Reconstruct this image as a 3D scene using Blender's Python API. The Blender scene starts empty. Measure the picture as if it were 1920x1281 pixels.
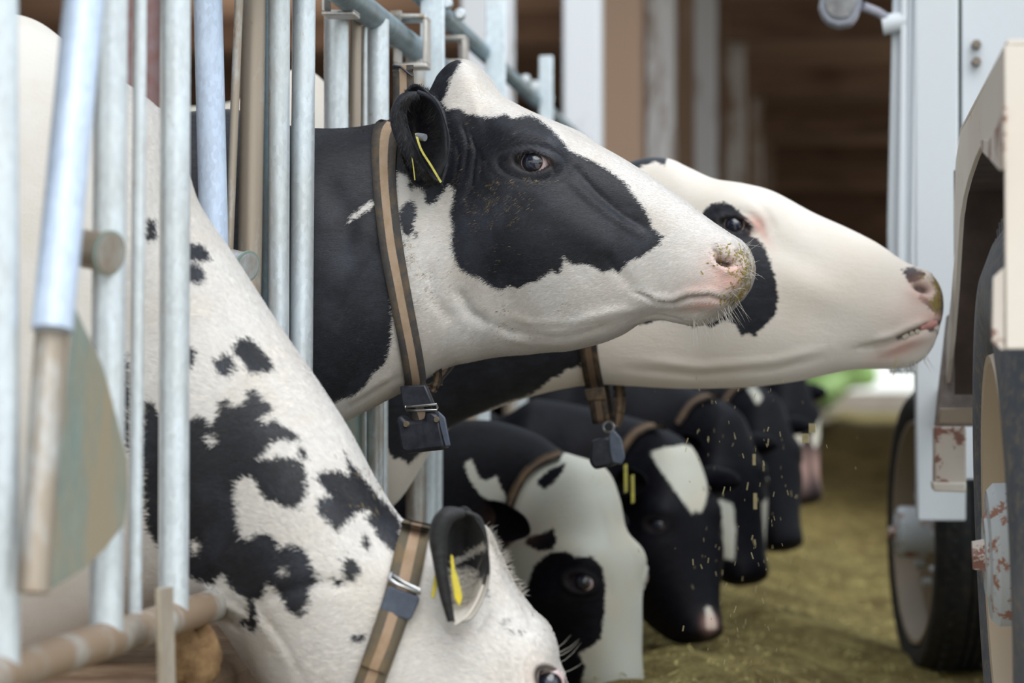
import bpy, math, random
import numpy as np
from mathutils import Vector, Matrix
from mathutils.bvhtree import BVHTree

SC = bpy.context.scene
COL = SC.collection
rng = np.random.RandomState(7)
random.seed(7)

# ------------------------------------------------------------------ camera, sky, light, exposure
F = 4533.0                       # focal length in pixels of the 1920 px wide frame (85 mm lens)
YAW = math.atan((1610 - 960) / F)
PITCH = math.atan((740 - 640.5) / F)
CAMZ = 0.72
cd = bpy.data.cameras.new('camera')
cd.sensor_width = 36.0
cd.lens = F * 36.0 / 1920.0
cd.clip_start = 0.05
cd.clip_end = 400
cd.dof.use_dof = True
cd.dof.focus_distance = 3.72
cd.dof.aperture_fstop = 3.3
cam = bpy.data.objects.new('camera', cd)
COL.objects.link(cam)
cam.location = (0, 0, CAMZ)
cam.rotation_euler = (math.radians(90) + PITCH, 0, YAW)
SC.camera = cam

SC.view_settings.view_transform = 'Standard'
SC.view_settings.look = 'None'
SC.view_settings.gamma = 1
SC.view_settings.use_curve_mapping = False
SC.view_settings.exposure = 0.55

world = bpy.data.worlds.new('sky')
SC.world = world
world.use_nodes = True
wn = world.node_tree
wn.nodes.clear()
w_out = wn.nodes.new('ShaderNodeOutputWorld')
w_bg = wn.nodes.new('ShaderNodeBackground')
w_tc = wn.nodes.new('ShaderNodeTexCoord')
w_sep = wn.nodes.new('ShaderNodeSeparateXYZ')
w_cr = wn.nodes.new('ShaderNodeValToRGB')
w_cr.color_ramp.elements[0].position = 0.0
w_cr.color_ramp.elements[0].color = (0.84, 0.88, 0.85, 1)
w_cr.color_ramp.elements[1].position = 0.5
w_cr.color_ramp.elements[1].color = (0.80, 0.90, 1.0, 1)
wn.links.new(w_tc.outputs['Generated'], w_sep.inputs[0])
wn.links.new(w_sep.outputs['Z'], w_cr.inputs[0])
wn.links.new(w_cr.outputs[0], w_bg.inputs[0])
wn.links.new(w_bg.outputs[0], w_out.inputs[0])
w_bg.inputs[1].default_value = 1.05

sd_ = bpy.data.lights.new('hazy_sun', 'SUN')
sd_.energy = 1.2
sd_.angle = math.radians(50)
sd_.color = (1.0, 0.96, 0.9)
sun = bpy.data.objects.new('hazy_sun', sd_)
COL.objects.link(sun)
sun.rotation_euler = Vector((0.35, -0.85, 1.0)).to_track_quat('Z', 'Y').to_euler()

for ly, lx in ((24, 3.2), (34, 3.4), (45, 3.6), (56, 3.8), (12, -4.5), (20, -5.0)):       # unseen fill lights added to brighten the barn interior
    ld = bpy.data.lights.new('fill_light', 'POINT')
    ld.energy = 60
    ld.shadow_soft_size = .35
    ld.color = (1.0, 0.93, 0.84)
    lo = bpy.data.objects.new('fill_light', ld)
    COL.objects.link(lo)
    lo.location = (lx, ly, 2.6)

CM = np.array(cam.rotation_euler.to_matrix())
CP = np.array([0.0, 0.0, CAMZ])


def ray(px, py):
    return CM @ np.array([(px - 960.0) / F, -(py - 640.5) / F, -1.0])


def on_plane(px, py, p0, n):
    d = ray(px, py)
    n = np.array(n, float)
    t = np.dot(np.array(p0, float) - CP, n) / np.dot(d, n)
    return CP + d * t


def on_x(px, py, X):
    return on_plane(px, py, (X, 0, 0), (1, 0, 0))


def on_y(px, py, Y):
    return on_plane(px, py, (0, Y, 0), (0, 1, 0))


def project(P):
    q = (np.asarray(P) - CP) @ CM
    return np.stack([960 + F * q[..., 0] / -q[..., 2], 640.5 - F * q[..., 1] / -q[..., 2]], -1)


# ------------------------------------------------------------------ object helpers
def tag(o, label=None, cat=None, group=None, kind=None):
    if label: o['label'] = label
    if cat: o['category'] = cat
    if group: o['group'] = group
    if kind: o['kind'] = kind
    return o


def empty(name, loc, label, cat, group=None):
    o = bpy.data.objects.new(name, None)
    COL.objects.link(o)
    o.empty_display_size = 0.1
    o.location = loc
    return tag(o, label, cat, group)


def parent_keep(o, p):
    if p is not None:
        o.parent = p
        m = Matrix.Translation(p.location) if p.parent is None else p_world(p)
        o.matrix_parent_inverse = m.inverted()


def p_world(p):
    # parents are only translated in this scene
    loc = Vector((0, 0, 0))
    q = p
    m = Matrix.Identity(4)
    chain = []
    while q is not None:
        chain.append(q)
        q = q.parent
    for q in reversed(chain):
        b = Matrix.LocRotScale(q.location, q.rotation_euler, q.scale)
        m = m @ q.matrix_parent_inverse @ b if q.parent else b
    return m


def mesh_obj(name, V, Fc, mat, parent=None, smooth=True, attrs=None, uv=None):
    me = bpy.data.meshes.new(name)
    me.from_pydata([tuple(map(float, v)) for v in V], [], [tuple(int(i) for i in f) for f in Fc])
    me.materials.append(mat)
    if smooth:
        me.polygons.foreach_set('use_smooth', [True] * len(me.polygons))
    if attrs:
        for k, a in attrs.items():
            at = me.attributes.new(k, 'FLOAT', 'POINT')
            at.data.foreach_set('value', np.asarray(a, dtype=np.float32))
    if uv is not None:
        ul = me.uv_layers.new(name='UVMap')
        idx = np.zeros(len(me.loops), dtype=np.int32)
        me.loops.foreach_get('vertex_index', idx)
        ul.data.foreach_set('uv', np.asarray(uv, dtype=np.float32)[idx].ravel())
    me.update()
    o = bpy.data.objects.new(name, me)
    COL.objects.link(o)
    parent_keep(o, parent)
    return o


class MB:
    """collects shapes, builds ONE mesh"""
    def __init__(s):
        s.V = []; s.F = []

    def add(s, V, Fc):
        b = len(s.V)
        s.V += [tuple(map(float, v)) for v in V]
        s.F += [tuple(i + b for i in f) for f in Fc]
        return s

    def box(s, c, size, ax=None):
        c = np.array(c, float); h = np.array(size, float) / 2
        ax = np.eye(3) if ax is None else np.array(ax, float)
        V = []
        for i in (-1, 1):
            for j in (-1, 1):
                for k in (-1, 1):
                    V.append(c + ax[0] * h[0] * i + ax[1] * h[1] * j + ax[2] * h[2] * k)
        Fc = [(0, 1, 3, 2), (4, 6, 7, 5), (0, 4, 5, 1), (2, 3, 7, 6), (0, 2, 6, 4), (1, 5, 7, 3)]
        return s.add(V, Fc)

    def tube(s, pts, rad, n=20, caps=True, flat=1.0, hollow=None):
        pts = [np.array(p, float) for p in pts]
        if np.isscalar(rad): rad = [rad] * len(pts)
        V = []; Fc = []
        prev = None
        for i, p in enumerate(pts):
            a = pts[max(i - 1, 0)]; b = pts[min(i + 1, len(pts) - 1)]
            d = (b - a) / (np.linalg.norm(b - a) + 1e-12)
            if prev is None:
                up = np.array([0, 0, 1.0]) if abs(d[2]) < .9 else np.array([1.0, 0, 0])
                e1 = np.cross(d, up)
            else:
                e1 = prev - d * np.dot(prev, d)
            e1 /= np.linalg.norm(e1); e2 = np.cross(d, e1); prev = e1
            for k in range(n):
                t = 2 * math.pi * k / n
                V.append(p + rad[i] * (e1 * math.cos(t) + e2 * math.sin(t) * flat))
        for i in range(len(pts) - 1):
            for k in range(n):
                a = i * n + k; b = i * n + (k + 1) % n
                Fc.append((a, b, b + n, a + n))
        if caps:
            Fc.append(tuple(range(n - 1, -1, -1)))
            m = (len(pts) - 1) * n
            Fc.append(tuple(range(m, m + n)))
        return s.add(V, Fc)

    def prism(s, poly, off):
        """extrude a closed 3-D polygon by vector off"""
        n = len(poly)
        off = np.array(off, float)
        V = [np.array(p, float) for p in poly] + [np.array(p, float) + off for p in poly]
        Fc = [tuple(range(n - 1, -1, -1)), tuple(range(n, 2 * n))]
        for i in range(n):
            j = (i + 1) % n
            Fc.append((i, j, j + n, i + n))
        return s.add(V, Fc)

    def lathe(s, prof, c, axis, n=64, closed=False):
        """prof: list of (radius, offset along axis)"""
        c = np.array(c, float); axis = np.array(axis, float); axis /= np.linalg.norm(axis)
        up = np.array([0, 0, 1.0]) if abs(axis[2]) < .9 else np.array([1.0, 0, 0])
        e1 = np.cross(axis, up); e1 /= np.linalg.norm(e1); e2 = np.cross(axis, e1)
        V = []; Fc = []
        for r, o in prof:
            for k in range(n):
                t = 2 * math.pi * k / n
                V.append(c + axis * o + r * (e1 * math.cos(t) + e2 * math.sin(t)))
        m = len(prof)
        for i in range(m - 1 if not closed else m):
            for k in range(n):
                a = i * n + k; b = i * n + (k + 1) % n
                i2 = (i + 1) % m
                Fc.append((a, b, i2 * n + (k + 1) % n, i2 * n + k))
        return s.add(V, Fc)

    def build(s, name, mat, parent=None, smooth=True, bevel=0, angle=40):
        o = mesh_obj(name, s.V, s.F, mat, parent, smooth)
        if smooth:
            me = o.data
            me.set_sharp_from_angle(angle=math.radians(angle))
        if bevel:
            b = o.modifiers.new('bevel', 'BEVEL')
            b.width = bevel; b.segments = 2; b.limit_method = 'ANGLE'
        return o


# ------------------------------------------------------------------ node helper
class NT:
    def __init__(s, name):
        s.m = bpy.data.materials.new(name)
        s.m.use_nodes = True
        s.t = s.m.node_tree
        s.t.nodes.clear()
        s.out = s.t.nodes.new('ShaderNodeOutputMaterial')
        s.b = s.t.nodes.new('ShaderNodeBsdfPrincipled')
        s.t.links.new(s.b.outputs[0], s.out.inputs[0])

    def N(s, typ, **kw):
        n = s.t.nodes.new(typ)
        for k, v in kw.items():
            if k.startswith('_'):
                setattr(n, k[1:], v)
        return n

    def set(s, sock, val):
        if hasattr(val, 'is_output') or isinstance(val, bpy.types.NodeSocket):
            s.t.links.new(val, sock)
        else:
            sock.default_value = val

    def noise(s, scale, detail=4, rough=0.55, vec=None, dist=0.0):
        n = s.N('ShaderNodeTexNoise')
        n.inputs['Scale'].default_value = scale
        n.inputs['Detail'].default_value = detail
        n.inputs['Roughness'].default_value = rough
        n.inputs['Distortion'].default_value = dist
        if vec is not None: s.t.links.new(vec, n.inputs['Vector'])
        return n.outputs['Fac']

    def obj(s, scale=None, rot=None):
        tc = s.N('ShaderNodeTexCoord')
        if scale is None and rot is None: return tc.outputs['Object']
        mp = s.N('ShaderNodeMapping')
        if scale: mp.inputs['Scale'].default_value = scale
        if rot: mp.inputs['Rotation'].default_value = rot
        s.t.links.new(tc.outputs['Object'], mp.inputs['Vector'])
        return mp.outputs[0]

    def ramp(s, fac, stops):
        r = s.N('ShaderNodeValToRGB')
        e = r.color_ramp.elements
        while len(e) < len(stops): e.new(0.5)
        for i, (p, c) in enumerate(stops):
            e[i].position = p
            e[i].color = (c, c, c, 1) if np.isscalar(c) else (c[0], c[1], c[2], 1)
        s.set(r.inputs[0], fac)
        return r.outputs[0]

    def math(s, op, a, b=0.0, c=None, clamp=False):
        n = s.N('ShaderNodeMath'); n.operation = op; n.use_clamp = clamp
        s.set(n.inputs[0], a); s.set(n.inputs[1], b)
        if c is not None: s.set(n.inputs[2], c)
        return n.outputs[0]

    def mix(s, fac, a, b, mode='MIX'):
        n = s.N('ShaderNodeMix'); n.data_type = 'RGBA'; n.blend_type = mode
        s.set(n.inputs[0], fac)
        for k, v in ((6, a), (7, b)):
            if isinstance(v, tuple): v = (v[0], v[1], v[2], 1)
            s.set(n.inputs[k], v)
        return n.outputs[2]

    def attr(s, name):
        n = s.N('ShaderNodeAttribute'); n.attribute_name = name
        return n.outputs['Fac']

    def bump(s, h, strength=0.3, dist=0.002):
        n = s.N('ShaderNodeBump')
        n.inputs['Strength'].default_value = strength
        n.inputs['Distance'].default_value = dist
        s.t.links.new(h, n.inputs['Height'])
        s.t.links.new(n.outputs[0], s.b.inputs['Normal'])

    def done(s, color=None, rough=None, metal=None, spec=None):
        if color is not None:
            if isinstance(color, tuple): color = (color[0], color[1], color[2], 1)
            s.set(s.b.inputs['Base Color'], color)
        if rough is not None: s.set(s.b.inputs['Roughness'], rough)
        if metal is not None: s.set(s.b.inputs['Metallic'], metal)
        if spec is not None: s.set(s.b.inputs['Specular IOR Level'], spec)
        return s.m


def coat_material(name, black=(0.013, 0.014, 0.02), white=(0.82, 0.785, 0.755), stain=0.5, fur_rot=(0, 0.5, 0), edge=0.006, specks=0.5, spec=.35, sheen=.08, hl=.2):
    n = NT(name)
    fine = n.noise(650, 3, .6, n.obj((0.22, 1, 1), fur_rot))
    med = n.noise(120, 4, .6, n.obj((0.35, 1, 1), fur_rot))
    big = n.noise(7, 4, .6, n.obj())
    sd = n.attr('sd')
    e1 = n.math('MULTIPLY', n.math('SUBTRACT', n.noise(210, 3, .6, n.obj((0.4, 1, 1), fur_rot)), 0.5), edge * 2.6)
    e2 = n.math('MULTIPLY', n.math('SUBTRACT', fine, 0.5), edge * 1.6)
    s = n.math('ADD', n.math('ADD', sd, e1), e2)
    k = n.ramp(n.math('MULTIPLY_ADD', s, 1 / 0.004, 0.5), [(0.0, 0.0), (1.0, 1.0)])
    # white hair with warm staining
    wcol = n.mix(n.math('MULTIPLY', n.ramp(big, [(0.45, 0.0), (0.75, 1.0)]), stain), white, (0.60, 0.49, 0.35))
    wcol = n.mix(n.math('MULTIPLY', fine, 0.22), wcol, (0.55, 0.52, 0.46))
    bcol = n.mix(n.ramp(med, [(0.4, 0.0), (0.75, 1.0)]), black, tuple(min(1, c * 2.2 + .001) for c in black))
    bcol = n.mix(n.ramp(fine, [(0.55, 0.0), (0.8, hl)]), bcol, (0.10, 0.105, 0.125))
    cl = n.noise(13, 4, .6, n.obj())
    bcol = n.mix(n.ramp(cl, [(.5, 0), (.72, hl * 2)]), bcol, (0.045, 0.05, 0.068))  # bluish highlights of the black coat, put in as colour patches
    dk = n.ramp(n.noise(330, 3, .7, n.obj()), [(0.60, 0.0), (0.68, 1.0)])
    dreg = n.ramp(n.noise(9, 3, .6, n.obj()), [(0.5, 0.0), (0.68, 1.0)])
    bcol = n.mix(n.math('MULTIPLY', n.math('MULTIPLY', dk, dreg), specks), bcol, (0.20, 0.14, 0.08))
    col = n.mix(k, wcol, bcol)
    # bare pink skin
    pk = n.attr('pink')
    pinkc = n.mix(n.noise(60, 4, .6, n.obj()), (0.78, 0.50, 0.43), (0.70, 0.42, 0.36))
    col = n.mix(pk, col, pinkc)
    # clinging feed and dirt
    dt = n.attr('dirt')
    dn = n.ramp(n.math('ADD', n.noise(170, 5, .7, n.obj(), 0.5), n.math('MULTIPLY', n.math('SUBTRACT', dt, 1.0), 0.45)), [(0.34, 0.0), (0.44, 1.0)])
    dn = n.math('MULTIPLY', dn, n.math('MULTIPLY', dt, 3.0, clamp=True))
    dcol = n.mix(n.noise(300, 2, .6, n.obj()), (0.15, 0.085, 0.03), (0.52, 0.42, 0.13))
    col = n.mix(dn, col, dcol)
    # dark lids; nostrils, mouth line and ear hollow are darkened too
    ds = n.attr('dark')
    col = n.mix(ds, col, (0.022, 0.018, 0.02))
    h = n.math('ADD', fine, n.math('MULTIPLY', med, 1.2))
    n.bump(h, 0.42, 0.0014)
    n.b.inputs['Sheen Weight'].default_value = sheen
    n.b.inputs['Sheen Roughness'].default_value = 0.45
    n.b.inputs['Subsurface Weight'].default_value = 0.0
    rgh = n.mix(k, (0.72, 0.72, 0.72), (0.52, 0.52, 0.52))
    return n.done(col, rgh, 0.0, spec)


def mat_galv(name, tint=(0.57, 0.625, 0.66), rust=0.35, dirt=(0.38, 0.30, 0.20), metal=0.45, rough=0.42, seed=0.0, cov=0.0):
    n = NT(name)
    v = n.N('ShaderNodeTexVoronoi'); v.inputs['Scale'].default_value = 190
    n.t.links.new(n.obj((1, 1, .5)), v.inputs['Vector'])
    sp = n.ramp(v.outputs['Color'], [(0.2, 0.0), (0.9, 1.0)])
    base = n.mix(sp, tint, tuple(min(1, c * 1.18) for c in tint))
    cl = n.noise(26, 5, .65, n.obj((1, 1, .35)))
    base = n.mix(n.ramp(cl, [(0.5, 0), (0.62, .6)]), base, tuple(min(1, c * 1.28) for c in tint))
    d = n.noise(5.5, 6, .7, n.obj((1.4, 1.4, .5)))
    base = n.mix(n.math('MULTIPLY', n.ramp(d, [(0.44 - cov, 0), (0.62 - cov, 1)]), rust), base, dirt)
    r = n.noise(30, 7, .78, n.obj((1, 1, .45)))
    base = n.mix(n.math('MULTIPLY', n.ramp(r, [(0.62, 0), (0.68, 1)]), min(1, rust * 1.6)), base, (0.30, 0.16, 0.07))
    n.bump(r, .12, .001)
    return n.done(base, rough, metal)


def mat_noise(name, c1, c2, scale=12, rough=0.8, stretch=None, bump=0.2, bd=.003, detail=6, lo=.35, hi=.65, metal=0, spec=.4):
    n = NT(name)
    f = n.noise(scale, detail, .62, n.obj(stretch))
    c = n.mix(n.ramp(f, [(lo, 0), (hi, 1)]), c1, c2)
    if bump: n.bump(f, bump, bd)
    return n.done(c, rough, metal, spec)


# ------------------------------------------------------------------ cow builder
def cr(P, u):
    """Catmull-Rom through rows of P at parameters u"""
    P = np.asarray(P, float)
    n = len(P)
    i = np.clip(np.floor(u).astype(int), 0, n - 2)
    t = (u - i)[:, None]
    p0 = P[np.maximum(i - 1, 0)]; p1 = P[i]; p2 = P[i + 1]; p3 = P[np.minimum(i + 2, n - 1)]
    return 0.5 * ((2 * p1) + (-p0 + p2) * t + (2 * p0 - 5 * p1 + 4 * p2 - p3) * t ** 2 + (-p0 + 3 * p1 - 3 * p2 + p3) * t ** 3)


def seg_dist(Q, A, B):
    A = np.asarray(A, float); B = np.asarray(B, float)
    d = B - A
    L = (d ** 2).sum() + 1e-9
    t = np.clip(((Q - A) @ d) / L, 0, 1)
    return np.sqrt(((Q - (A + t[:, None] * d)) ** 2).sum(1)), t


def poly_sd(Q, poly):
    """signed distance in pixels, positive inside"""
    poly = np.asarray(poly, float)
    n = len(poly)
    best = np.full(len(Q), 1e9)
    inside = np.zeros(len(Q), bool)
    x, y = Q[:, 0], Q[:, 1]
    for i in range(n):
        a = poly[i]; b = poly[(i + 1) % n]
        d, _ = seg_dist(Q, a, b)
        best = np.minimum(best, d)
        c = ((a[1] > y) != (b[1] > y)) & (x < (b[0] - a[0]) * (y - a[1]) / (b[1] - a[1] + 1e-12) + a[0])
        inside ^= c
    return np.where(inside, best, -best)


def smooth01(x):
    x = np.clip(x, 0, 1)
    return x * x * (3 - 2 * x)


def line_dist(Q, pts):
    best = np.full(len(Q), 1e9); tt = np.zeros(len(Q))
    n = len(pts) - 1
    for i in range(n):
        d, t = seg_dist(Q, pts[i], pts[i + 1])
        m = d < best
        best = np.where(m, d, best); tt = np.where(m, (i + t) / n, tt)
    return best, tt


class Cow:
    def __init__(s, label, pivot, a_head, a_neck, secs, trunk, res=3.0, nv=180, cat='cow', group=None):
        """secs: list of (Tpx, Bpx, W, k, p, h) - h = 0 neck plane .. 1 head plane.
        trunk: list of (back, top_z, bottom_z, W) metres behind the first neck section"""
        s.label = label
        s.piv = np.array([pivot[0], pivot[1], 0.0])
        s.scale = F / pivot[1]
        rows = []
        nn = lambda a: np.array([-math.sin(a), -math.cos(a), 0.0])
        for (T, B, W, k, p, h) in secs:
            a = math.radians(a_neck + (a_head - a_neck) * h)
            n = nn(a)
            rows.append(np.concatenate([on_plane(T[0], T[1], s.piv, n), on_plane(B[0], B[1], s.piv, n), [W, k, p], n]))
        first = rows[0]
        a = math.radians(a_neck)
        dback = np.array([-math.cos(a) , math.sin(a), 0]) if abs(a_neck) < 8 else np.array([-1.0, 0, 0])
        tr = []
        for (bk, tz, bz, W) in trunk:
            c = first[:3] + dback * bk
            T = np.array([c[0], c[1], tz]); B = np.array([c[0], c[1], bz])
            tr.append(np.concatenate([T, B, [W, 0.0, 0.85], nn(math.radians(min(a_neck, 8)))]))
        rows = tr[::-1] + rows
        rows = np.array(rows)
        s.nt = len(tr)
        s.rows = rows
        # parameter sampling
        us = []
        for i in range(len(rows) - 1):
            a = project((rows[i, :3] + rows[i, 3:6]) / 2); b = project((rows[i + 1, :3] + rows[i + 1, 3:6]) / 2)
            L = max(np.linalg.norm(a - b), np.linalg.norm(project(rows[i, :3]) - project(rows[i + 1, :3])))
            rs = res if i >= s.nt else max(res * 8, 30)
            m = max(2, int(L / rs))
            us.append(i + np.arange(m) / m)
        us.append([len(rows) - 1.0])
        u = np.concatenate(us)
        s.u = u
        R = cr(rows, u)
        T, B, W, k, p, n = R[:, 0:3], R[:, 3:6], R[:, 6], R[:, 7], R[:, 8], R[:, 9:12]
        n /= np.linalg.norm(n, axis=1)[:, None]
        th = 2 * np.pi * np.arange(nv) / nv
        ct, st = np.cos(th), np.sin(th)
        C = (T + B) / 2; A = (T - B) / 2
        lat = W[:, None] * np.sign(st)[None] * np.abs(st)[None] ** p[:, None] * (1 + k[:, None] * ct[None])
        V = C[:, None] + A[:, None] * ct[None, :, None] + n[:, None] * lat[..., None]
        s.nu, s.nv = len(u), nv
        s.V = V
        s.lat = lat
        s.n = np.repeat(n[:, None], nv, 1)
        s.st = np.repeat(st[None], s.nu, 0); s.ct = np.repeat(ct[None], s.nu, 0)
        s.extraV = []; s.extraF = []; s.extraA = {k: [] for k in ('sd', 'pink', 'dirt', 'dark')}
        s.normals()
        s.side_px()

    def normals(s):
        V = s.V
        du = np.gradient(V, axis=0)
        dv = np.roll(V, -1, 1) - np.roll(V, 1, 1)
        N = np.cross(dv, du)
        N /= np.linalg.norm(N, axis=2)[..., None] + 1e-12
        c = V.mean(1)[:, None]
        if ((V - c) * N).sum() < 0: N = -N
        s.N = N

    def side_px(s):
        lat = ((s.V - s.V[:, :1]) * s.n).sum(2)
        P = s.V - 2 * np.minimum(lat, 0)[..., None] * s.n
        s.Q = project(P).reshape(-1, 2)
        s.head = (s.u[:, None] * np.ones((1, s.nv))).ravel() - s.nt

    def push(s, amt):
        s.V = s.V + s.N * amt.reshape(s.nu, s.nv)[..., None]

    def gauss(s, x, y, rx, ry, ang=0.0):
        c, q = math.cos(math.radians(ang)), math.sin(math.radians(ang))
        dx, dy = s.Q[:, 0] - x, s.Q[:, 1] - y
        a = (dx * c + dy * q) / rx; b = (-dx * q + dy * c) / ry
        return np.exp(-(a * a + b * b))

    def bumps(s, lst, side=None):
        am = np.zeros(len(s.Q))
        for (x, y, rx, ry, ang, amp) in lst:
            am += amp * s.gauss(x, y, rx, ry, ang)
        s.push(am * smooth01(np.abs(s.st.ravel()) * 4))
        s.normals(); s.side_px()

    def strokes(s, lst):
        am = np.zeros(len(s.Q))
        for (pts, w, amp) in lst:
            d, t = line_dist(s.Q, pts)
            am += amp * np.exp(-(d / w) ** 2) * np.clip(np.sin(np.pi * np.clip(t, 0.02, .98)) * 1.8, 0, 1)
        s.push(am * smooth01(np.abs(s.st.ravel()) * 4))
        s.normals(); s.side_px()

    def hit(s, px, py):
        if not hasattr(s, 'bvh') or s.bvh is None:
            v, f = s.geo()
            s.bvh = BVHTree.FromPolygons([tuple(x) for x in v], f)
        d = ray(px, py)
        r = s.bvh.ray_cast(Vector(CP), Vector(d / np.linalg.norm(d)))
        return None if r[0] is None else (np.array(r[0]), np.array(r[1]))

    def geo(s):
        v = s.V.reshape(-1, 3)
        f = []
        nv = s.nv
        for i in range(s.nu - 1):
            a = i * nv
            for j in range(nv):
                b = (j + 1) % nv
                f.append((a + j, a + b, a + nv + b, a + nv + j))
        n0 = len(v)
        v = np.vstack([v, s.V[0].mean(0), s.V[-1].mean(0)])
        e = (s.nu - 1) * nv
        for j in range(nv):
            b = (j + 1) % nv
            f.append((j, n0, b)); f.append((e + j, e + b, n0 + 1))
        return v, f

    def eye(s, x, y, a, b, ang, depth, r=0.021, lid=0.004, sclera=True, iris_dx=0.0):
        """almond opening; returns nothing, remembers the eyeball"""
        s.bvh = None
        h = s.hit(x, y)
        c, q = math.cos(math.radians(ang)), math.sin(math.radians(ang))
        dx, dy = s.Q[:, 0] - x, s.Q[:, 1] - y
        ex = (dx * c + dy * q) / a; ey = (-dx * q + dy * c) / b
        lim = np.clip(1 - np.abs(ex) ** 2.0, 0, 1)
        m = np.where(np.abs(ex) < 1, np.abs(ey) / (lim + 1e-3), 9)
        inside = 1 - smooth01((m - 0.8) / 0.35)
        rr = np.sqrt(ex ** 2 * .8 + (ey * 0.85) ** 2)
        ring = np.exp(-((rr - 1.15) / 0.26) ** 2)
        up = (ey < 0)
        am = -depth * inside + lid * ring * np.where(up, 1.3, .8) * (1 - inside)
        ring2 = np.exp(-((rr - 1.75) / 0.16) ** 2)
        am += -lid * .45 * ring2
        ring3 = np.exp(-((rr - 2.35) / 0.2) ** 2)
        am += -lid * .25 * ring3 * (~up)
        am = am * smooth01(np.abs(s.st.ravel()) * 4)
        dk = np.clip(inside + np.exp(-((rr - 1.05) / 0.22) ** 2), 0, 1)
        s.push(am)
        s.dark0 = getattr(s, 'dark0', np.zeros(len(s.Q))) + dk
        nrm = s.rows[-6, 9:12]
        ctr = h[0] - nrm * r * 0.86
        s.eyes = getattr(s, 'eyes', []) + [(ctr, nrm, r, iris_dx)]
        # far side eye, mirrored through the sagittal plane
        pl = s.piv
        dd = np.dot(ctr - pl, nrm)
        s.eyes.append((ctr - 2 * dd * nrm, -nrm, r, -iris_dx))
        s.bvh = None

    def paint(s, black, white=(), pink=(), dirt=(), offset=0.0, far_white=False):
        """black/white: polygons in px; later ones win inside their area. pink/dirt: gaussians"""
        Q = s.Q
        sd = np.full(len(Q), -60.0)
        for p in black: sd = np.maximum(sd, poly_sd(Q, p))
        for p in white: sd = np.minimum(sd, -poly_sd(Q, p))
        if far_white:
            sd = np.where((s.head > 5) & (s.st.ravel() < 0), np.minimum(sd, s.st.ravel() * 60), sd)
        s.sd = np.clip(sd, -60, 60) / s.scale + offset
        s.pink = np.zeros(len(Q)); s.dirt = np.zeros(len(Q))
        for (x, y, rx, ry, ang, amp) in pink: s.pink += amp * s.gauss(x, y, rx, ry, ang)
        for (x, y, rx, ry, ang, amp) in dirt: s.dirt += amp * s.gauss(x, y, rx, ry, ang)
        s.pink = np.clip(s.pink, 0, 1); s.dirt = np.clip(s.dirt, 0, 1)

    def shell(s, V, Fc, sd=0.03, pink=0.0, dirt=0.0, dark=0.0):
        b = sum(len(v) for v in s.extraV)
        s.extraV.append(np.asarray(V, float))
        s.extraF += [tuple(i + b for i in f) for f in Fc]
        for k, val in (('sd', sd), ('pink', pink), ('dirt', dirt), ('dark', dark)):
            s.extraA[k].append(np.broadcast_to(np.asarray(val, float), (len(V),)).copy())

    def ear(s, cx, cy, rx, ry, ang, lift, depth, sdf=None, roll=None, mirror=True, moff=(0, 0, 0), thick=0.006, nr=26, na=72, inner_pink=0.1, tilt=0.0):
        """cupped ear: rim ellipse in px, lifted towards the viewer, hollow of given depth"""
        nrm = s.rows[-6, 9:12]
        if lift is None: lift = 0
        base = s.hit(cx + rx * .5, cy)
        bl = np.dot((base[0] if base is not None else on_plane(cx, cy, s.piv, nrm)) - s.piv, nrm)
        c, q = math.cos(math.radians(ang)), math.sin(math.radians(ang))
        V = []; sdv = []; dk = []
        for layer in (0, 1):
            for i in range(nr + 1):
                r = i / nr
                for j in range(na):
                    t = 2 * math.pi * j / na
                    egg = 1 + 0.10 * math.cos(t)                       # fuller towards the bottom/top
                    wob = 1 + 0.03 * math.sin(3 * t + 1) + .015 * math.sin(7 * t)
                    R = r * wob + (0.03 * layer * (r > .8))
                    x0 = R * rx * math.cos(t) * egg; y0 = R * ry * math.sin(t)
                    px = cx + x0 * c - y0 * q; py = cy + x0 * q + y0 * c
                    prof = (r ** 2.2)
                    # the hollow: deepest nearer the head, rim tipped by tilt
                    dep = lift - depth * (1 - prof) + tilt * math.sin(t) * r + 0.012 * math.cos(t) * r
                    if layer: dep -= thick * (1.0 if r < .97 else .35)
                    P = on_plane(px, py, s.piv + nrm * (bl + dep), nrm)
                    V.append(P)
                    k = 0.03 if sdf is None else sdf(px, py, layer)
                    sdv.append(k)
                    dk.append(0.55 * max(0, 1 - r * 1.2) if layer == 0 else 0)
        Fc = []
        n1 = (nr + 1) * na
        for layer in (0, 1):
            for i in range(nr):
                for j in range(na):
                    a = layer * n1 + i * na + j; b = layer * n1 + i * na + (j + 1) % na
                    f = (a, b, b + na, a + na)
                    Fc.append(f if layer == 0 else f[::-1])
        for j in range(na):
            a = nr * na + j; b = nr * na + (j + 1) % na
            Fc.append((a, b, b + n1, a + n1))
        V = np.array(V)
        s.shell(V, Fc, sdv, 0, 0, dk)
        if mirror:
            d = ((V - s.piv) @ nrm)[:, None] * nrm
            s.shell(V - 2 * d + np.array(moff, float), [f[::-1] for f in Fc], sdv, 0, 0, dk)
        s.ear_l = bl + lift
        return bl + lift

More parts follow.
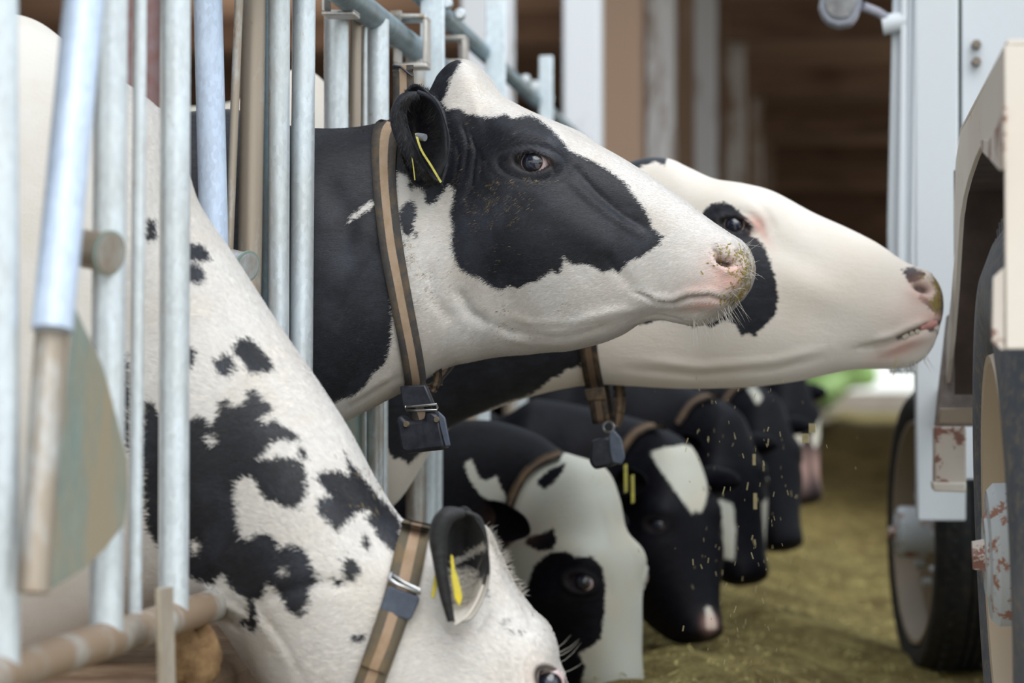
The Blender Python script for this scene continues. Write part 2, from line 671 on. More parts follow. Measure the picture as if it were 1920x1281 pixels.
    def roll_band(s, pts, widths, lift, sd=0.03, flat=.55, mirror=True, moff=(0, 0, 0), dirt=0.0):
        """thick rolled edge of an ear: tapered flattened tube through px points"""
        nrm = s.rows[-6, 9:12]
        u = np.linspace(0, len(pts) - 1, 40)
        P = cr(np.array(pts, float), u); W = cr(np.array(widths, float)[:, None], u)[:, 0]
        L = cr((np.array(lift, float) if not np.isscalar(lift) else np.full(len(pts), lift))[:, None], u)[:, 0]
        pts3 = [on_plane(p[0], p[1], s.piv + nrm * l, nrm) for p, l in zip(P, L)]
        mb = MB().tube(pts3, [max(.0008, w / s.scale / 2) for w in W], 14)
        V = np.array(mb.V)
        sdv = np.full(len(V), sd) if np.isscalar(sd) else np.array([sd(*project(v)) for v in V])
        s.shell(V, mb.F, sdv, 0, dirt)
        if mirror:
            d = ((V - s.piv) @ nrm)[:, None] * nrm
            s.shell(V - 2 * d + np.array(moff, float), [f[::-1] for f in mb.F], sdv, 0, dirt)

    def legs(s, spec):
        """spec: (x, z_top, front?) legs under the trunk, joined into the same body mesh"""
        for (x, y, z0, fr) in spec:
            if fr:
                pts = [(x, y, z0), (x + .02, y, .62), (x, y, .40), (x + .01, y, .14), (x + .03, y, .07), (x + .06, y, .0)]
                rr = [.10, .075, .055, .036, .042, .055]
            else:
                pts = [(x, y, z0), (x + .10, y, .80), (x - .08, y, .48), (x - .02, y, .16), (x, y, .07), (x + .04, y, .0)]
                rr = [.17, .12, .06, .042, .045, .055]
            mb = MB().tube([Vector(p) for p in pts], rr, 16)
            s.shell(mb.V, mb.F, -0.03)

    def build(s, mat, name='cow'):
        v, f = s.geo()
        n0 = len(v)
        A = {}
        pad = lambda a, d: np.concatenate([a, [d, d]])
        A['sd'] = pad(s.sd, 0.0); A['sd'][n0 - 2] = s.sd[0]; A['sd'][n0 - 1] = s.sd[-1]
        A['pink'] = pad(s.pink, 0.0); A['pink'][n0 - 1] = s.pink[-1]
        A['dirt'] = pad(s.dirt, 0.0); A['dirt'][n0 - 1] = s.dirt[-1]
        A['dark'] = pad(np.clip(getattr(s, 'dark0', np.zeros(len(s.Q))), 0, 1), 0.0)
        if s.extraV:
            v = np.vstack([v] + s.extraV)
            f = f + [tuple(i + n0 for i in g) for g in s.extraF]
            for k in A: A[k] = np.concatenate([A[k]] + s.extraA[k])
        gp = np.array([s.rows[0, 0], s.rows[0, 1], 0.0])
        root = empty(name, (float(s.rows[s.nt, 0]), float(s.rows[s.nt, 1]), 0.0), s.label, 'cow', 'dairy cows feeding through the headlock rail')
        s.body = mesh_obj('body', v, f, mat, root, True, A)
        s.root = root
        for (c, nrm, r, idx) in getattr(s, 'eyes', []):
            V = []; Fc = []; ir = []
            nn = np.array(nrm); u = np.cross(nn, [0, 0, 1.0]); u /= np.linalg.norm(u); w = np.cross(u, nn)
            ns, nr = 40, 28
            for i in range(nr + 1):
                a = math.pi * i / nr
                for j in range(ns):
                    t = 2 * math.pi * j / ns
                    X, Y, Z = math.sin(a) * math.cos(t), math.sin(a) * math.sin(t), math.cos(a)
                    bulge = 1 + .06 * math.exp(-(a / .6) ** 2)
                    V.append(c + r * bulge * (u * X + w * Y + nn * Z))
                    ir.append(math.hypot((X - idx) / 1.12, Y) * getattr(s, 'iris_k', 1.0))
            for i in range(nr):
                for j in range(ns):
                    a = i * ns + j; b = i * ns + (j + 1) % ns
                    Fc.append((a, b, b + ns, a + ns))
            mesh_obj('eye', V, Fc, M_EYE, root, True, {'iris': ir, 'front': [1.0] * len(V)})
        return root

    # --------- things worn
    def strap(s, name, pts, width, mat, parent, off=0.004, thick=.003, free=None, mirror=True, n=60):
        """webbing strap laid on the near side along px pts, mirrored to the far side and closed"""
        u = np.linspace(0, len(pts) - 1, n)
        P = cr(np.array(pts, float), u)
        ws = cr(np.array([width] * len(pts) if np.isscalar(width) else width, float)[:, None], u)[:, 0]
        nrm0 = s.rows[-6, 9:12]
        near = []
        cen = []
        last = None
        for i in range(n):
            a = P[max(i - 1, 0)]; b = P[min(i + 1, n - 1)]
            d = (b - a) / np.linalg.norm(b - a)
            e = np.array([d[1], -d[0]])       # to the right of travel (travel is downwards -> right is +x)
            row = []
            h = s.hit(*P[i])
            lev = None
            if h is not None and not (free and u[i] > free):
                lev = np.dot(h[0] - s.piv, nrm0); last = lev
            for q in (-1, -.5, 0, .5, 1):
                xy = P[i] + e * q * ws[i] / 2
                hh = s.hit(*xy) if lev is not None else None
                if hh is not None and abs(np.dot(hh[0] - s.piv, nrm0) - lev) < .03:
                    row.append(hh[0] + hh[1] * off if np.dot(hh[1], nrm0) > 0 else hh[0] + nrm0 * off)
                else:
                    row.append(on_plane(xy[0], xy[1], s.piv + nrm0 * ((last if last is not None else .05) + off), nrm0))
            near.append(row)
        near = np.array(near)
        # smooth along the run
        for _ in range(6):
            near[1:-1] = (near[:-2] + 2 * near[1:-1] + near[2:]) / 4
        loop = near
        if mirror:
            d = ((near - s.piv) @ nrm0)[..., None] * nrm0
            far = (near - 2 * d)[::-1]
            loop = np.concatenate([near, far], 0)
        m = len(loop)
        V = loop.reshape(-1, 3)
        # outward thickness
        c = loop.mean((0, 1))
        out = loop[:, 2] - c; 
        T = np.gradient(loop[:, 2], axis=0); Wd = loop[:, 4] - loop[:, 0]
        N = np.cross(T, Wd); N /= np.linalg.norm(N, axis=1)[:, None] + 1e-9
        sg = np.sign((N * out).sum(1)); sg[sg == 0] = 1
        N = N * sg[:, None]
        V2 = (loop + N[:, None] * thick).reshape(-1, 3)
        VV = np.vstack([V, V2])
        Fc = []
        o = len(V)
        rng_i = range(m) if mirror else range(m - 1)
        for i in rng_i:
            i2 = (i + 1) % m
            for j in range(4):
                a, b, c_, d_ = i * 5 + j, i * 5 + j + 1, i2 * 5 + j + 1, i2 * 5 + j
                Fc.append((a, d_, c_, b)); Fc.append((a + o, b + o, c_ + o, d_ + o))
            Fc.append((i * 5, i * 5 + o, i2 * 5 + o, i2 * 5)); Fc.append((i * 5 + 4, i2 * 5 + 4, i2 * 5 + 4 + o, i * 5 + 4 + o))
        L = np.concatenate([[0], np.cumsum(np.linalg.norm(np.diff(loop[:, 2], axis=0), axis=1))])
        uv = np.array([[j / 4.0, L[i]] for i in range(m) for j in range(5)])
        return mesh_obj(name, VV, Fc, mat, parent, True, None, np.vstack([uv, uv]))

    def flat_px(s, name, poly, lat, thick, mat, parent, bevel=.002):
        """small solid plate: px outline on a plane parallel to the cow's side"""
        nrm = s.rows[-6, 9:12]
        pts = [on_plane(x, y, s.piv + nrm * lat, nrm) for x, y in poly]
        return MB().prism(pts, nrm * thick).build(name, mat, parent, True, bevel)

    def pt(s, x, y, lat):
        nrm = s.rows[-6, 9:12]
        return on_plane(x, y, s.piv + nrm * lat, nrm)

    def hairs(s, name, specs, mat, parent, r=0.00035):
        """specs: list of (root xyz, dir xyz, length, droop)"""
        mb = MB()
        for (p, d, L, dr) in specs:
            d = np.array(d, float); d /= np.linalg.norm(d) + 1e-9
            pts = [p + d * L * t + np.array([0, 0, -1.0]) * dr * t * t for t in (0, .33, .66, 1)]
            mb.tube(pts, [r, r * .85, r * .6, r * .15], 4, caps=False)
        return mb.build(name, mat, parent)


def fur(cow, name, n, length, width, mat, back=(-1, 0, -.25), lift=.32, region=None, noise=.35):
    """short lying coat hairs as one mesh of slender blades rooted on the near side"""
    nu, nv = cow.nu, cow.nv
    V = cow.V; N = cow.N
    P00 = V[:-1]; P10 = V[1:]
    P01 = np.roll(V, -1, 1)[:-1]
    area = np.linalg.norm(np.cross(P10 - P00, P01 - P00), axis=2)
    px = project(V)[:-1]
    view = CP - P00
    facing = (N[:-1] * view).sum(2) > -0.12 * np.linalg.norm(view, axis=2)
    ok = (px[..., 0] > -60) & (px[..., 0] < 1960) & (px[..., 1] > -60) & (px[..., 1] < 1330) & facing
    if region is not None: ok &= region(px)
    dk = getattr(cow, 'dark0', np.zeros(nu * nv)).reshape(nu, nv)[:-1]
    pk = cow.pink.reshape(nu, nv)[:-1]
    ok &= (dk < .25)
    w = (area * ok * (1 - .85 * np.clip(pk, 0, 1))).ravel(); w /= w.sum()
    r = np.random.RandomState(11)
    idx = r.choice(len(w), n, p=w)
    i, j = idx // nv, idx % nv
    a, b = r.rand(n)[:, None], r.rand(n)[:, None]
    j2 = (j + 1) % nv
    p = V[i, j] * (1 - a) * (1 - b) + V[i + 1, j] * a * (1 - b) + V[i, j2] * (1 - a) * b + V[i + 1, j2] * a * b
    nn = N[i, j]
    sdg = cow.sd.reshape(nu, nv)
    sd = (sdg[i, j] * (1 - a[:, 0]) * (1 - b[:, 0]) + sdg[i + 1, j] * a[:, 0] * (1 - b[:, 0]) + sdg[i, j2] * (1 - a[:, 0]) * b[:, 0] + sdg[i + 1, j2] * a[:, 0] * b[:, 0])
    d = np.array(back, float)[None] + r.randn(n, 3) * noise * .5
    # slow swirl of the coat
    sw = np.sin(p[:, 0:1] * 19 + 3 * np.sin(p[:, 2:3] * 13)) * .35
    d[:, 2:3] += sw
    d -= nn * (d * nn).sum(1)[:, None]
    d /= np.linalg.norm(d, axis=1)[:, None]
    d = d + nn * lift
    L = length * (.6 + .8 * r.rand(n))[:, None]
    side = np.cross(d, view[i, j]); side /= np.linalg.norm(side, axis=1)[:, None]
    w_ = width * (.6 + .8 * r.rand(n))[:, None]
    p = p - nn * .0004
    mid = p + d * L * .55
    tip = p + d * L + np.array([0, 0, -1.0]) * L * .12 - nn * L * .12
    VV = np.stack([p - side * w_ * .5, p + side * w_ * .5, mid + side * w_ * .4, mid - side * w_ * .4, tip], 1).reshape(-1, 3)
    me = bpy.data.meshes.new(name)
    nf = n * 2
    me.vertices.add(n * 5); me.vertices.foreach_set('co', VV.astype(np.float32).ravel())
    base = (np.arange(n) * 5)[:, None]
    quads = (base + np.array([[0, 1, 2, 3]])); tris = (base + np.array([[3, 2, 4]]))
    loops = np.concatenate([quads, tris], 1).ravel()
    me.loops.add(len(loops)); me.loops.foreach_set('vertex_index', loops.astype(np.int32))
    st = (np.arange(n) * 7)[:, None] + np.array([[0, 4]])
    me.polygons.add(nf)
    me.polygons.foreach_set('loop_start', st.ravel().astype(np.int32))
    me.polygons.foreach_set('use_smooth', [True] * nf)
    me.update(calc_edges=True)
    me.validate()
    tone = (sd + r.randn(n) * .0016 > 0).astype(np.float32)
    at = me.attributes.new('tone', 'FLOAT', 'POINT'); at.data.foreach_set('value', np.repeat(tone, 5))
    at = me.attributes.new('vary', 'FLOAT', 'POINT'); at.data.foreach_set('value', np.repeat(r.rand(n).astype(np.float32), 5))
    dirt = cow.dirt.reshape(nu, nv)[i, j]
    P3 = p * 95
    clus = (np.sin(P3[:, 0] + 2 * np.sin(P3[:, 2] * .7)) * np.sin(P3[:, 2] * 1.3 + 1.7 * np.sin(P3[:, 0] * .9)) > .1)
    dust = (r.rand(n) < dirt ** 1.3 * .55 * clus).astype(np.float32)
    at = me.attributes.new('dust', 'FLOAT', 'POINT'); at.data.foreach_set('value', np.repeat(dust, 5))
    me.normals_split_custom_set_from_vertices([tuple(x) for x in np.repeat(nn, 5, 0)])
    me.materials.append(mat)
    o = bpy.data.objects.new(name, me)
    COL.objects.link(o)
    parent_keep(o, cow.root)
    o['kind'] = 'stuff'
    return o


def fur_material(name, black, white, stain=.4):
    n = NT(name)
    t = n.attr('tone'); v = n.attr('vary')
    big = n.noise(7, 4, .6, n.obj())
    w = n.mix(v, tuple(c * .86 for c in white), tuple(min(1, c * 1.08) for c in white))
    w = n.mix(n.math('MULTIPLY', n.ramp(big, [(0.45, 0.0), (0.75, 1.0)]), stain), w, (0.60, 0.49, 0.35))
    b = n.mix(v, tuple(c * .5 for c in black), tuple(c * 1.6 + .002 for c in black))
    cl = n.noise(13, 4, .6, n.obj())
    b = n.mix(n.ramp(cl, [(.46, 0), (.68, .7)]), b, (0.050, 0.056, 0.078))  # bluish highlights put into the black hair colour
    c = n.mix(t, w, b)
    dc = n.mix(v, (.12, .08, .04), (.34, .24, .12))
    return n.done(n.mix(n.attr('dust'), c, dc), .5, 0, .5)


# ------------------------------------------------------------------ materials
def _eye():
    n = NT('eye_wet')
    i = n.attr('iris')
    w = n.noise(40, 4, .6, n.obj())
    scl = n.mix(w, (0.62, 0.42, 0.42), (0.78, 0.66, 0.66))
    c = n.ramp(i, [(0.0, (0.006, 0.008, 0.016)), (0.40, (0.012, 0.018, 0.04)), (0.55, (0.018, 0.013, 0.014)), (0.66, (0.02, 0.012, 0.012))])
    k = n.ramp(i, [(0.66, 0), (0.72, 1)])
    c = n.mix(k, c, scl)
    n.b.inputs['Coat Weight'].default_value = 1.0
    n.b.inputs['Coat Roughness'].default_value = 0.03
    return n.done(c, 0.15, 0.0, 0.6)


M_EYE = _eye()
M_COAT = coat_material('holstein_coat', specks=.35)
M_COAT0 = coat_material('holstein_coat_long', fur_rot=(0, 1.0, 0), edge=.008, black=(0.014, 0.014, 0.015), white=(0.82, 0.78, 0.73), stain=.35, specks=.5)
M_COAT2 = coat_material('holstein_coat_cream', white=(0.80, 0.735, 0.665), stain=.3, black=(0.007, 0.008, 0.013), specks=.2)
M_COAT3 = coat_material('holstein_coat_shade', white=(0.52, 0.53, 0.47), stain=.6, black=(0.0025, 0.0025, 0.0045), specks=.1, spec=.12, sheen=0, hl=.02)  # darker coat copy; the far row's shade is put into its colour


def _strap(name, side=(0.085, 0.080, 0.078), mid=(0.52, 0.38, 0.27), dirty=.35):
    n = NT(name)
    uv = n.N('ShaderNodeUVMap')
    sp = n.N('ShaderNodeSeparateXYZ'); n.t.links.new(uv.outputs[0], sp.inputs[0])
    d = n.math('ABSOLUTE', n.math('SUBTRACT', sp.outputs[0], 0.5))
    wob = n.math('MULTIPLY', n.math('SUBTRACT', n.noise(400, 2, .5, n.obj()), .5), .03)
    k = n.ramp(n.math('ADD', d, wob), [(0.165, 1), (0.185, 0)])
    wv = n.math('SINE', n.math('MULTIPLY', sp.outputs[1], 2600))
    wu = n.math('SINE', n.math('MULTIPLY', sp.outputs[0], 100))
    weave = n.math('MULTIPLY_ADD', n.math('MULTIPLY', wv, wu), .5, .5)
    c = n.mix(k, side, mid)
    c = n.mix(n.math('MULTIPLY', weave, .35), c, (0.02, 0.018, 0.016))
    dn = n.noise(28, 6, .7, n.obj())
    c = n.mix(n.math('MULTIPLY', n.ramp(dn, [(0.45, 0), (0.65, 1)]), dirty), c, (0.26, 0.17, 0.08))
    n.bump(weave, .5, .0006)
    return n.done(c, .85, 0, .25)


M_STRAP = _strap('collar_webbing')
M_STRAP_DIRTY = _strap('collar_webbing_muddy', (0.16, 0.135, 0.10), (0.52, 0.36, 0.25), .45)
M_STRAP_DK = _strap('collar_webbing_dark', (0.035, 0.028, 0.024), (0.16, 0.105, 0.07), .3)
M_BLACKP = mat_noise('black_plastic', (0.015, 0.017, 0.024), (0.035, 0.038, 0.05), 60, .38, bump=.05)
M_BUCKLE = mat_noise('grey_plastic', (0.07, 0.085, 0.12), (0.10, 0.12, 0.16), 60, .5, bump=.05)
M_STEEL = mat_noise('steel_ring', (0.6, 0.62, 0.64), (0.45, 0.44, 0.42), 40, .3, metal=1, bump=.05)
M_YEL = mat_noise('yellow_tag', (0.80, 0.62, 0.03), (0.55, 0.50, 0.10), 90, .45, bump=.05)
M_YEL2 = mat_noise('dusty_yellow_tag', (0.66, 0.60, 0.10), (0.42, 0.38, 0.12), 120, .6, bump=.05)
M_HAIRW = mat_noise('white_hair', (0.70, 0.66, 0.60), (0.58, 0.54, 0.48), 30, .6, bump=0)
M_HAIRB = mat_noise('black_hair', (0.02, 0.02, 0.022), (0.03, 0.026, 0.024), 30, .5, bump=0)
M_GALV = mat_galv('galvanised_pipe', rust=.30)
M_GALV_W = mat_galv('galvanised_pipe_pale', tint=(0.64, 0.70, 0.74), rust=.26, dirt=(.48, .42, .33))
M_GALV_B = mat_galv('galvanised_pipe_blue', tint=(0.54, 0.64, 0.80), rust=.12, metal=.3, rough=.5)
M_GALV_R = mat_galv('galvanised_pipe_stained', rust=.95, cov=.12, dirt=(0.36, 0.29, 0.22))
M_GALV_G = mat_galv('galvanised_plate_green', tint=(0.24, 0.30, 0.27), rust=.85, cov=.0, dirt=(0.42, 0.33, 0.21), metal=.25, rough=.55)
M_RAIL = mat_galv('galvanised_rail_dull', tint=(0.24, 0.32, 0.36), rust=.5, dirt=(.16, .14, .12), metal=.4, rough=.5)
M_RUST = mat_noise('rusty_steel', (0.20, 0.075, 0.05), (0.34, 0.30, 0.34), 45, .75, lo=.4, hi=.7)

exec_marker = None

# ------------------------------------------------------------------ the barn: ground, walls, ceiling


def grid_mesh(name, x0, x1, y0, y1, nx, ny, fn, mat, **kw):
    xs = np.linspace(0, 1, nx); ys = np.linspace(0, 1, ny)
    V = []; Fc = []
    for j in ys:
        for i in xs:
            X = x0 + (x1 - x0) * i; Y = y0 + (y1 - y0) * (j ** kw.get('pw', 1.0))
            V.append((X, Y, fn(X, Y)))
    for j in range(ny - 1):
        for i in range(nx - 1):
            a = j * nx + i
            Fc.append((a, a + 1, a + nx + 1, a + nx))
    return mesh_obj(name, V, Fc, mat)


M_CONC = mat_noise('pale_concrete', (0.10, 0.085, 0.065), (0.15, 0.13, 0.10), 1.5, 1.0, spec=0)
M_BARNFLOOR = mat_noise('dirty_floor', (0.06, 0.045, 0.03), (0.12, 0.09, 0.06), 3, .9)


def struct(o):
    o['kind'] = 'structure'
    return o


fl = MB().box((0, 240, -.05), (120, 500, .1)).build('floor', M_CONC, None, False)
struct(fl)

struct(MB().box((1.9, 0.9, -.003), (4.3, 9.0, .012)).build('floor', mat_noise('bounce_apron', (.50, .47, .43), (.62, .59, .55), 3, .9, spec=.1), None, False))  # unseen pale ground added to bounce light up onto the jaws

# brown boarded ceiling over the alley, with deep beams
def _boards(name, c1, c2, axis=1, sc=3.0):
    n = NT(name)
    o = n.obj()
    sp = n.N('ShaderNodeSeparateXYZ'); n.t.links.new(o, sp.inputs[0])
    v = n.math('FRACT', n.math('MULTIPLY', sp.outputs[axis], sc))
    g = n.ramp(v, [(0.0, 0.0), (0.05, 1.0)])
    idn = n.N('ShaderNodeTexWhiteNoise'); idn.noise_dimensions = '1D'
    n.t.links.new(n.math('FLOOR', n.math('MULTIPLY', sp.outputs[axis], sc)), idn.inputs['W'])
    grain = n.noise(6, 5, .6, n.obj((.3, 6, 6) if axis == 1 else (6, 6, .3)))
    c = n.mix(grain, c1, c2)
    c = n.mix(n.math('MULTIPLY', idn.outputs['Value'], .5), c, c1)
    c = n.mix(g, (0.01, .007, .005), c)
    return n.done(c, .85)


M_BOARD = _boards('brown_boards', (0.32, 0.20, 0.14), (0.50, 0.34, 0.24), 1, .7)
M_BEAM = mat_noise('dark_beam', (0.13, 0.08, 0.055), (0.24, 0.15, 0.10), 4, .85, stretch=(.4, 4, 4))
CEIL = 4.15
ce = struct(MB().box((0, 36, CEIL + .05), (16, 50, .1)).build('ceiling', M_BOARD, None, False))
_word = ['nearest', 'second', 'third', 'fourth', 'fifth', 'sixth', 'seventh', 'eighth', 'ninth', 'tenth', 'eleventh', 'twelfth']
for i, y in enumerate(np.linspace(21.5, 58, 10)):
    b = MB().box((0, y, CEIL - .14), (15.8, .22, .28)).build('ceiling_beam', M_BEAM, None, False)
    tag(b, 'dark brown beam across the boarded ceiling, %s from the camera' % _word[i], 'beam', 'beams across the ceiling')
# barn roof over the cows' side
struct(MB().box((-4.8, 2.5, 3.35), (6.6, 9, .1)).build('ceiling', M_BOARD, None, False))
struct(MB().box((-8.05, 30, 2.1), (.1, 64, 4.3)).build('wall_left', _boards('brown_wall_boards', (0.09, 0.05, 0.034), (0.17, 0.105, 0.07), 2, 2.5), None, False))
struct(MB().box((5.2, 34, .55), (.1, 56, 1.2)).build('wall_right', _boards('wall_boards_right', (0.09, 0.055, 0.035), (0.17, 0.11, 0.07), 2, 2.5), None, False))

# low concrete kerb under the rail
M_KERB = mat_noise('kerb_concrete', (0.17, 0.10, 0.06), (0.34, 0.24, 0.16), 9, .85, bump=.4)
struct(MB().box((-1.03, 6, .175), (.34, 16, .35)).build('trim_1', M_KERB, None, True, .02))

# trees outside, seen through the far opening
M_LEAF = mat_noise('bright_leaves', (0.30, 0.50, 0.14), (0.50, 0.72, 0.34), 1.2, .8, bump=.6, bd=.3)  # bright green leaf tones, varied by noise
M_BARK = mat_noise('bark', (0.15, 0.11, 0.07), (0.22, 0.17, 0.12), 5, .9)
for k, (x, y, r) in enumerate([(-1.6, 96, 2.4), (4.4, 104, 2.0)]):
    t = empty('tree', (x, y, 0), ['bright green tree outside the far barn opening, at its left', 'pale green tree outside the far barn opening, at its right'][k], 'tree')
    MB().tube([(x, y, 0), (x + .1, y, 1.2), (x, y, 2.6)], [.2, .15, .1], 12).build('trunk', M_BARK, t)
    V = []; Fc = []
    nu, nv = 28, 40
    for i in range(nu + 1):
        a = math.pi * i / nu
        for j in range(nv):
            b = 2 * math.pi * j / nv
            q = 1 + .12 * math.sin(5 * b + 3 * a) + .1 * math.sin(9 * a + 2 * b) + .05 * math.sin(17 * b)
            V.append((x + r * q * math.sin(a) * math.cos(b), y + r * q * math.sin(a) * math.sin(b), 2.9 + r * .95 * q * math.cos(a)))
    for i in range(nu):
        for j in range(nv):
            a = i * nv + j; b = i * nv + (j + 1) % nv
            Fc.append((a, b, b + nv, a + nv))
    mesh_obj('crown', V, Fc, M_LEAF, t)

tag(MB().box((0, 112, .42), (30, .3, .86)).build('boundary_wall', mat_noise('rendered_wall', (.30, .25, .21), (.38, .33, .28), 1, .95, spec=0), None, False), 'low beige wall outside the far barn opening', 'wall')

# row of posts beside the alley, whitewash worn off to wood
def mat_post(name, w, b, amt, seed):
    n = NT(name)
    f = n.noise(2.2, 6, .65, n.obj((2.5, 2.5, .7)), .4)
    g = n.noise(16, 4, .7, n.obj((3, 3, 1)))
    k = n.ramp(n.math('ADD', n.math('MULTIPLY', f, .8), n.math('MULTIPLY', g, .25)), [(amt - .05, 0), (amt + .05, 1)])
    c = n.mix(k, w, b)
    n.bump(g, .3, .004)
    return n.done(c, .85)


WW = (0.76, 0.78, 0.82)
post_px = [(915, 7.5, .155, .60, WW, 'wide white-washed post behind the rail, nearest of the post row'),
           (1094, 9.8, .150, .62, WW, 'bright whitewashed post rising behind the big cow\'s forehead'),
           (1168, 12.3, .21, .42, (0.50, .44, .40), 'bare brown timber post with only a pale streak left of whitewash'),
           (1241, 14.2, .165, .56, (0.64, .64, .66), 'half-white flaking post right of the bare brown one'),
           (1322, 18.0, .18, .60, (0.66, .68, .72), 'grey-white post above the second reaching cow\'s poll'),
           (1379, 22.6, .19, .58, (0.50, .49, .47), 'greyish post whose top ends below the ceiling beams'),
           (1413, 27.0, .20, .56, (0.42, .40, .37), 'dull grey post, second farthest of the row'),
           (1436, 31.0, .20, .50, (0.30, .27, .24), 'dim brownish post, farthest of the row')]
for i, (px, y, w, amt, wc, lab) in enumerate(post_px):
    p = on_y(px, 700, y)
    m = mat_post('post_paint_%d' % i, wc, (0.20, 0.125, 0.08) if i != 2 else (.30, .20, .14), amt, i)
    top = CEIL if i < 5 else 4.02
    pr = empty('barn_post', (p[0], y, 0), lab, 'post', 'whitewashed posts along the alley')
    MB().box((p[0], y, top / 2), (w, w, top)).build('post_shaft', m, pr, True, .012)
    if i != 2:
        MB().box((p[0], y, .11), (w + .14, w + .14, .22)).build('footing', M_CONC, pr, True, .01)
M_BARE = mat_post('bare_timber', (.30, .22, .16), (0.19, 0.12, 0.08), .4, 9)
for (px, y, w, lab) in [(1285, 15.6, .12, 'thin bare brown timber standing between two flaking posts'), (1347, 19.8, .14, 'bare brown timber right of the grey-white post'),
                        (1399, 24.5, .14, 'bare brown timber between the two duller far posts'), (1428, 29.5, .16, 'bare brown timber before the farthest post')]:
    p = on_y(px, 700, y)
    pr = empty('barn_post', (p[0], y, 0), lab, 'post')
    MB().box((p[0], y, 2.0), (w, w, 4.0)).build('post_shaft', M_BARE, pr, True, .012)
    MB().box((p[0], y, .08), (w + .1, w + .1, .16)).build('footing', M_CONC, pr, True, .01)

# rust-red steel column behind the rail at the left
c = on_y(268, 100, 11.3)
o = MB()
o.box((c[0], 11.3, 2.1), (.02, .2, 4.2)); o.box((c[0], 11.2, 2.1), (.20, .015, 4.2)); o.box((c[0], 11.4, 2.1), (.20, .015, 4.2))
tag(o.build('steel_column', M_RUST, None, True), 'rust-red steel column behind the left rail pipes, above the white back', 'column')

# ------------------------------------------------------------------ feed on the floor
def _feed():
    n = NT('chopped_feed')
    big = n.noise(2.6, 5, .65, n.obj())
    mid = n.noise(9, 6, .75, n.obj())
    fine = n.noise(110, 4, .7, n.obj((1, .5, 1)))
    c = n.mix(n.ramp(big, [(.35, 0), (.65, 1)]), (0.13, 0.098, 0.042), (0.29, 0.225, 0.085))
    c = n.mix(n.ramp(mid, [(.46, 0), (.66, .8)]), c, (0.44, 0.37, 0.15))
    c = n.mix(n.ramp(fine, [(.4, .5), (.7, 0)]), c, (0.07, 0.05, 0.02))
    n.bump(n.math('ADD', mid, fine), .9, .012)
    return n.done(c, 1.0, 0, 0.05)


M_FEED = _feed()


def feed_h(X, Y):
    r = max(0, 1 - abs(X + .42) / .55)
    b = .05 + .10 * r * r * (3 - 2 * r)
    b += .014 * math.sin(X * 9 + 2 * math.sin(Y * 2.1)) + .012 * math.sin(Y * 7 + 3 * math.sin(X * 3)) + .008 * math.sin(X * 23 + Y * 17) + .006 * math.sin(Y * 31 - X * 19)
    if Y < 5.4 and X > -.22: return -.03
    return b * (1 if Y < 90 else max(0, 1 - (Y - 90) / 10)) * min(1, max(0, (1.9 - X) / .4)) - .012


fd = grid_mesh('spread_feed', -.84, 2.0, 1.2, 100, 110, 560, feed_h, M_FEED, pw=2.6)
tag(fd, 'olive-brown layer of chopped feed spread along the alley floor', 'feed', kind='stuff')

M_STRAW = mat_noise('straw', (0.55, 0.46, 0.17), (0.38, 0.32, 0.10), 30, .7, bump=0)
sb = MB()
for i in range(9000):
    y = 2.2 + 12 * rng.rand() ** 1.6
    x = -.84 + 1.9 * rng.rand()
    if feed_h(x, y) < 0: continue
    z = feed_h(x, y) + .004 + .012 * rng.rand()
    a = rng.rand() * 2 * math.pi; L = .012 + .05 * rng.rand() ** 2; t = (rng.rand() - .3) * .5
    d = np.array([math.cos(a), math.sin(a), t]) * L
    w = np.array([-math.sin(a), math.cos(a), 0]) * (.0008 + .0016 * rng.rand())
    p = np.array([x, y, z])
    m = p + d * .5 + np.array([0, 0, .004])
    sb.add([p - w, p + w, m + w, m - w, p + d + w * .3, p + d - w * .3], [(0, 1, 2, 3), (3, 2, 4, 5)])
tag(sb.build('loose_straw', M_STRAW, None, False), 'loose yellow-green straw pieces scattered over the feed layer', 'straw', kind='stuff')

# feed bits falling from the mouths
ff = MB()
M_FLAKE = mat_noise('feed_flakes', (0.36, 0.31, 0.17), (0.26, 0.21, 0.11), 60, .7, bump=0)
for i in range(210):
    px = 1400 + rng.randn() * 75; py = 700 + 620 * rng.rand() ** 1.15
    Y = 3.85 + rng.rand() * .9
    p = on_y(px, py, Y)
    if p[2] < .1: continue
    big = rng.rand() ** 3
    hL = .0010 + .0035 * big + .0025 * rng.rand(); w = .0004 + .0007 * big
    t = (rng.rand() - .5) * .7
    ax = [np.array([math.cos(t), 0, math.sin(t)]), np.array([0, 1, 0]), np.array([-math.sin(t), 0, math.cos(t)])]
    ff.box(p, (w * 2, .0006, hL * 2), ax)
for (px, py, a, b) in [(1510, 822, .0058, .0075), (1523, 803, .0055, .0075), (1414, 862, .0025, .009), (1416, 940, .003, .013)]:
    ff.box(on_y(px, py, 4.3), (a * 2.2, .001, b * 2.2))
tag(ff.build('falling_feed', M_FLAKE, None, False), 'pale chips of feed falling below the reaching cows\' muzzles', 'feed', kind='stuff')

# ------------------------------------------------------------------ headlock feed rail
XF = -0.85
fence = empty('headlock_rail', (XF, 3.0, 0), 'galvanised headlock feed rail of upright pipes that the cows put their heads through', 'feed rail')


def fy(px, X=XF):
    """depth along the rail of a pixel column on plane x = X"""
    return on_x(px, 740, X)[1]


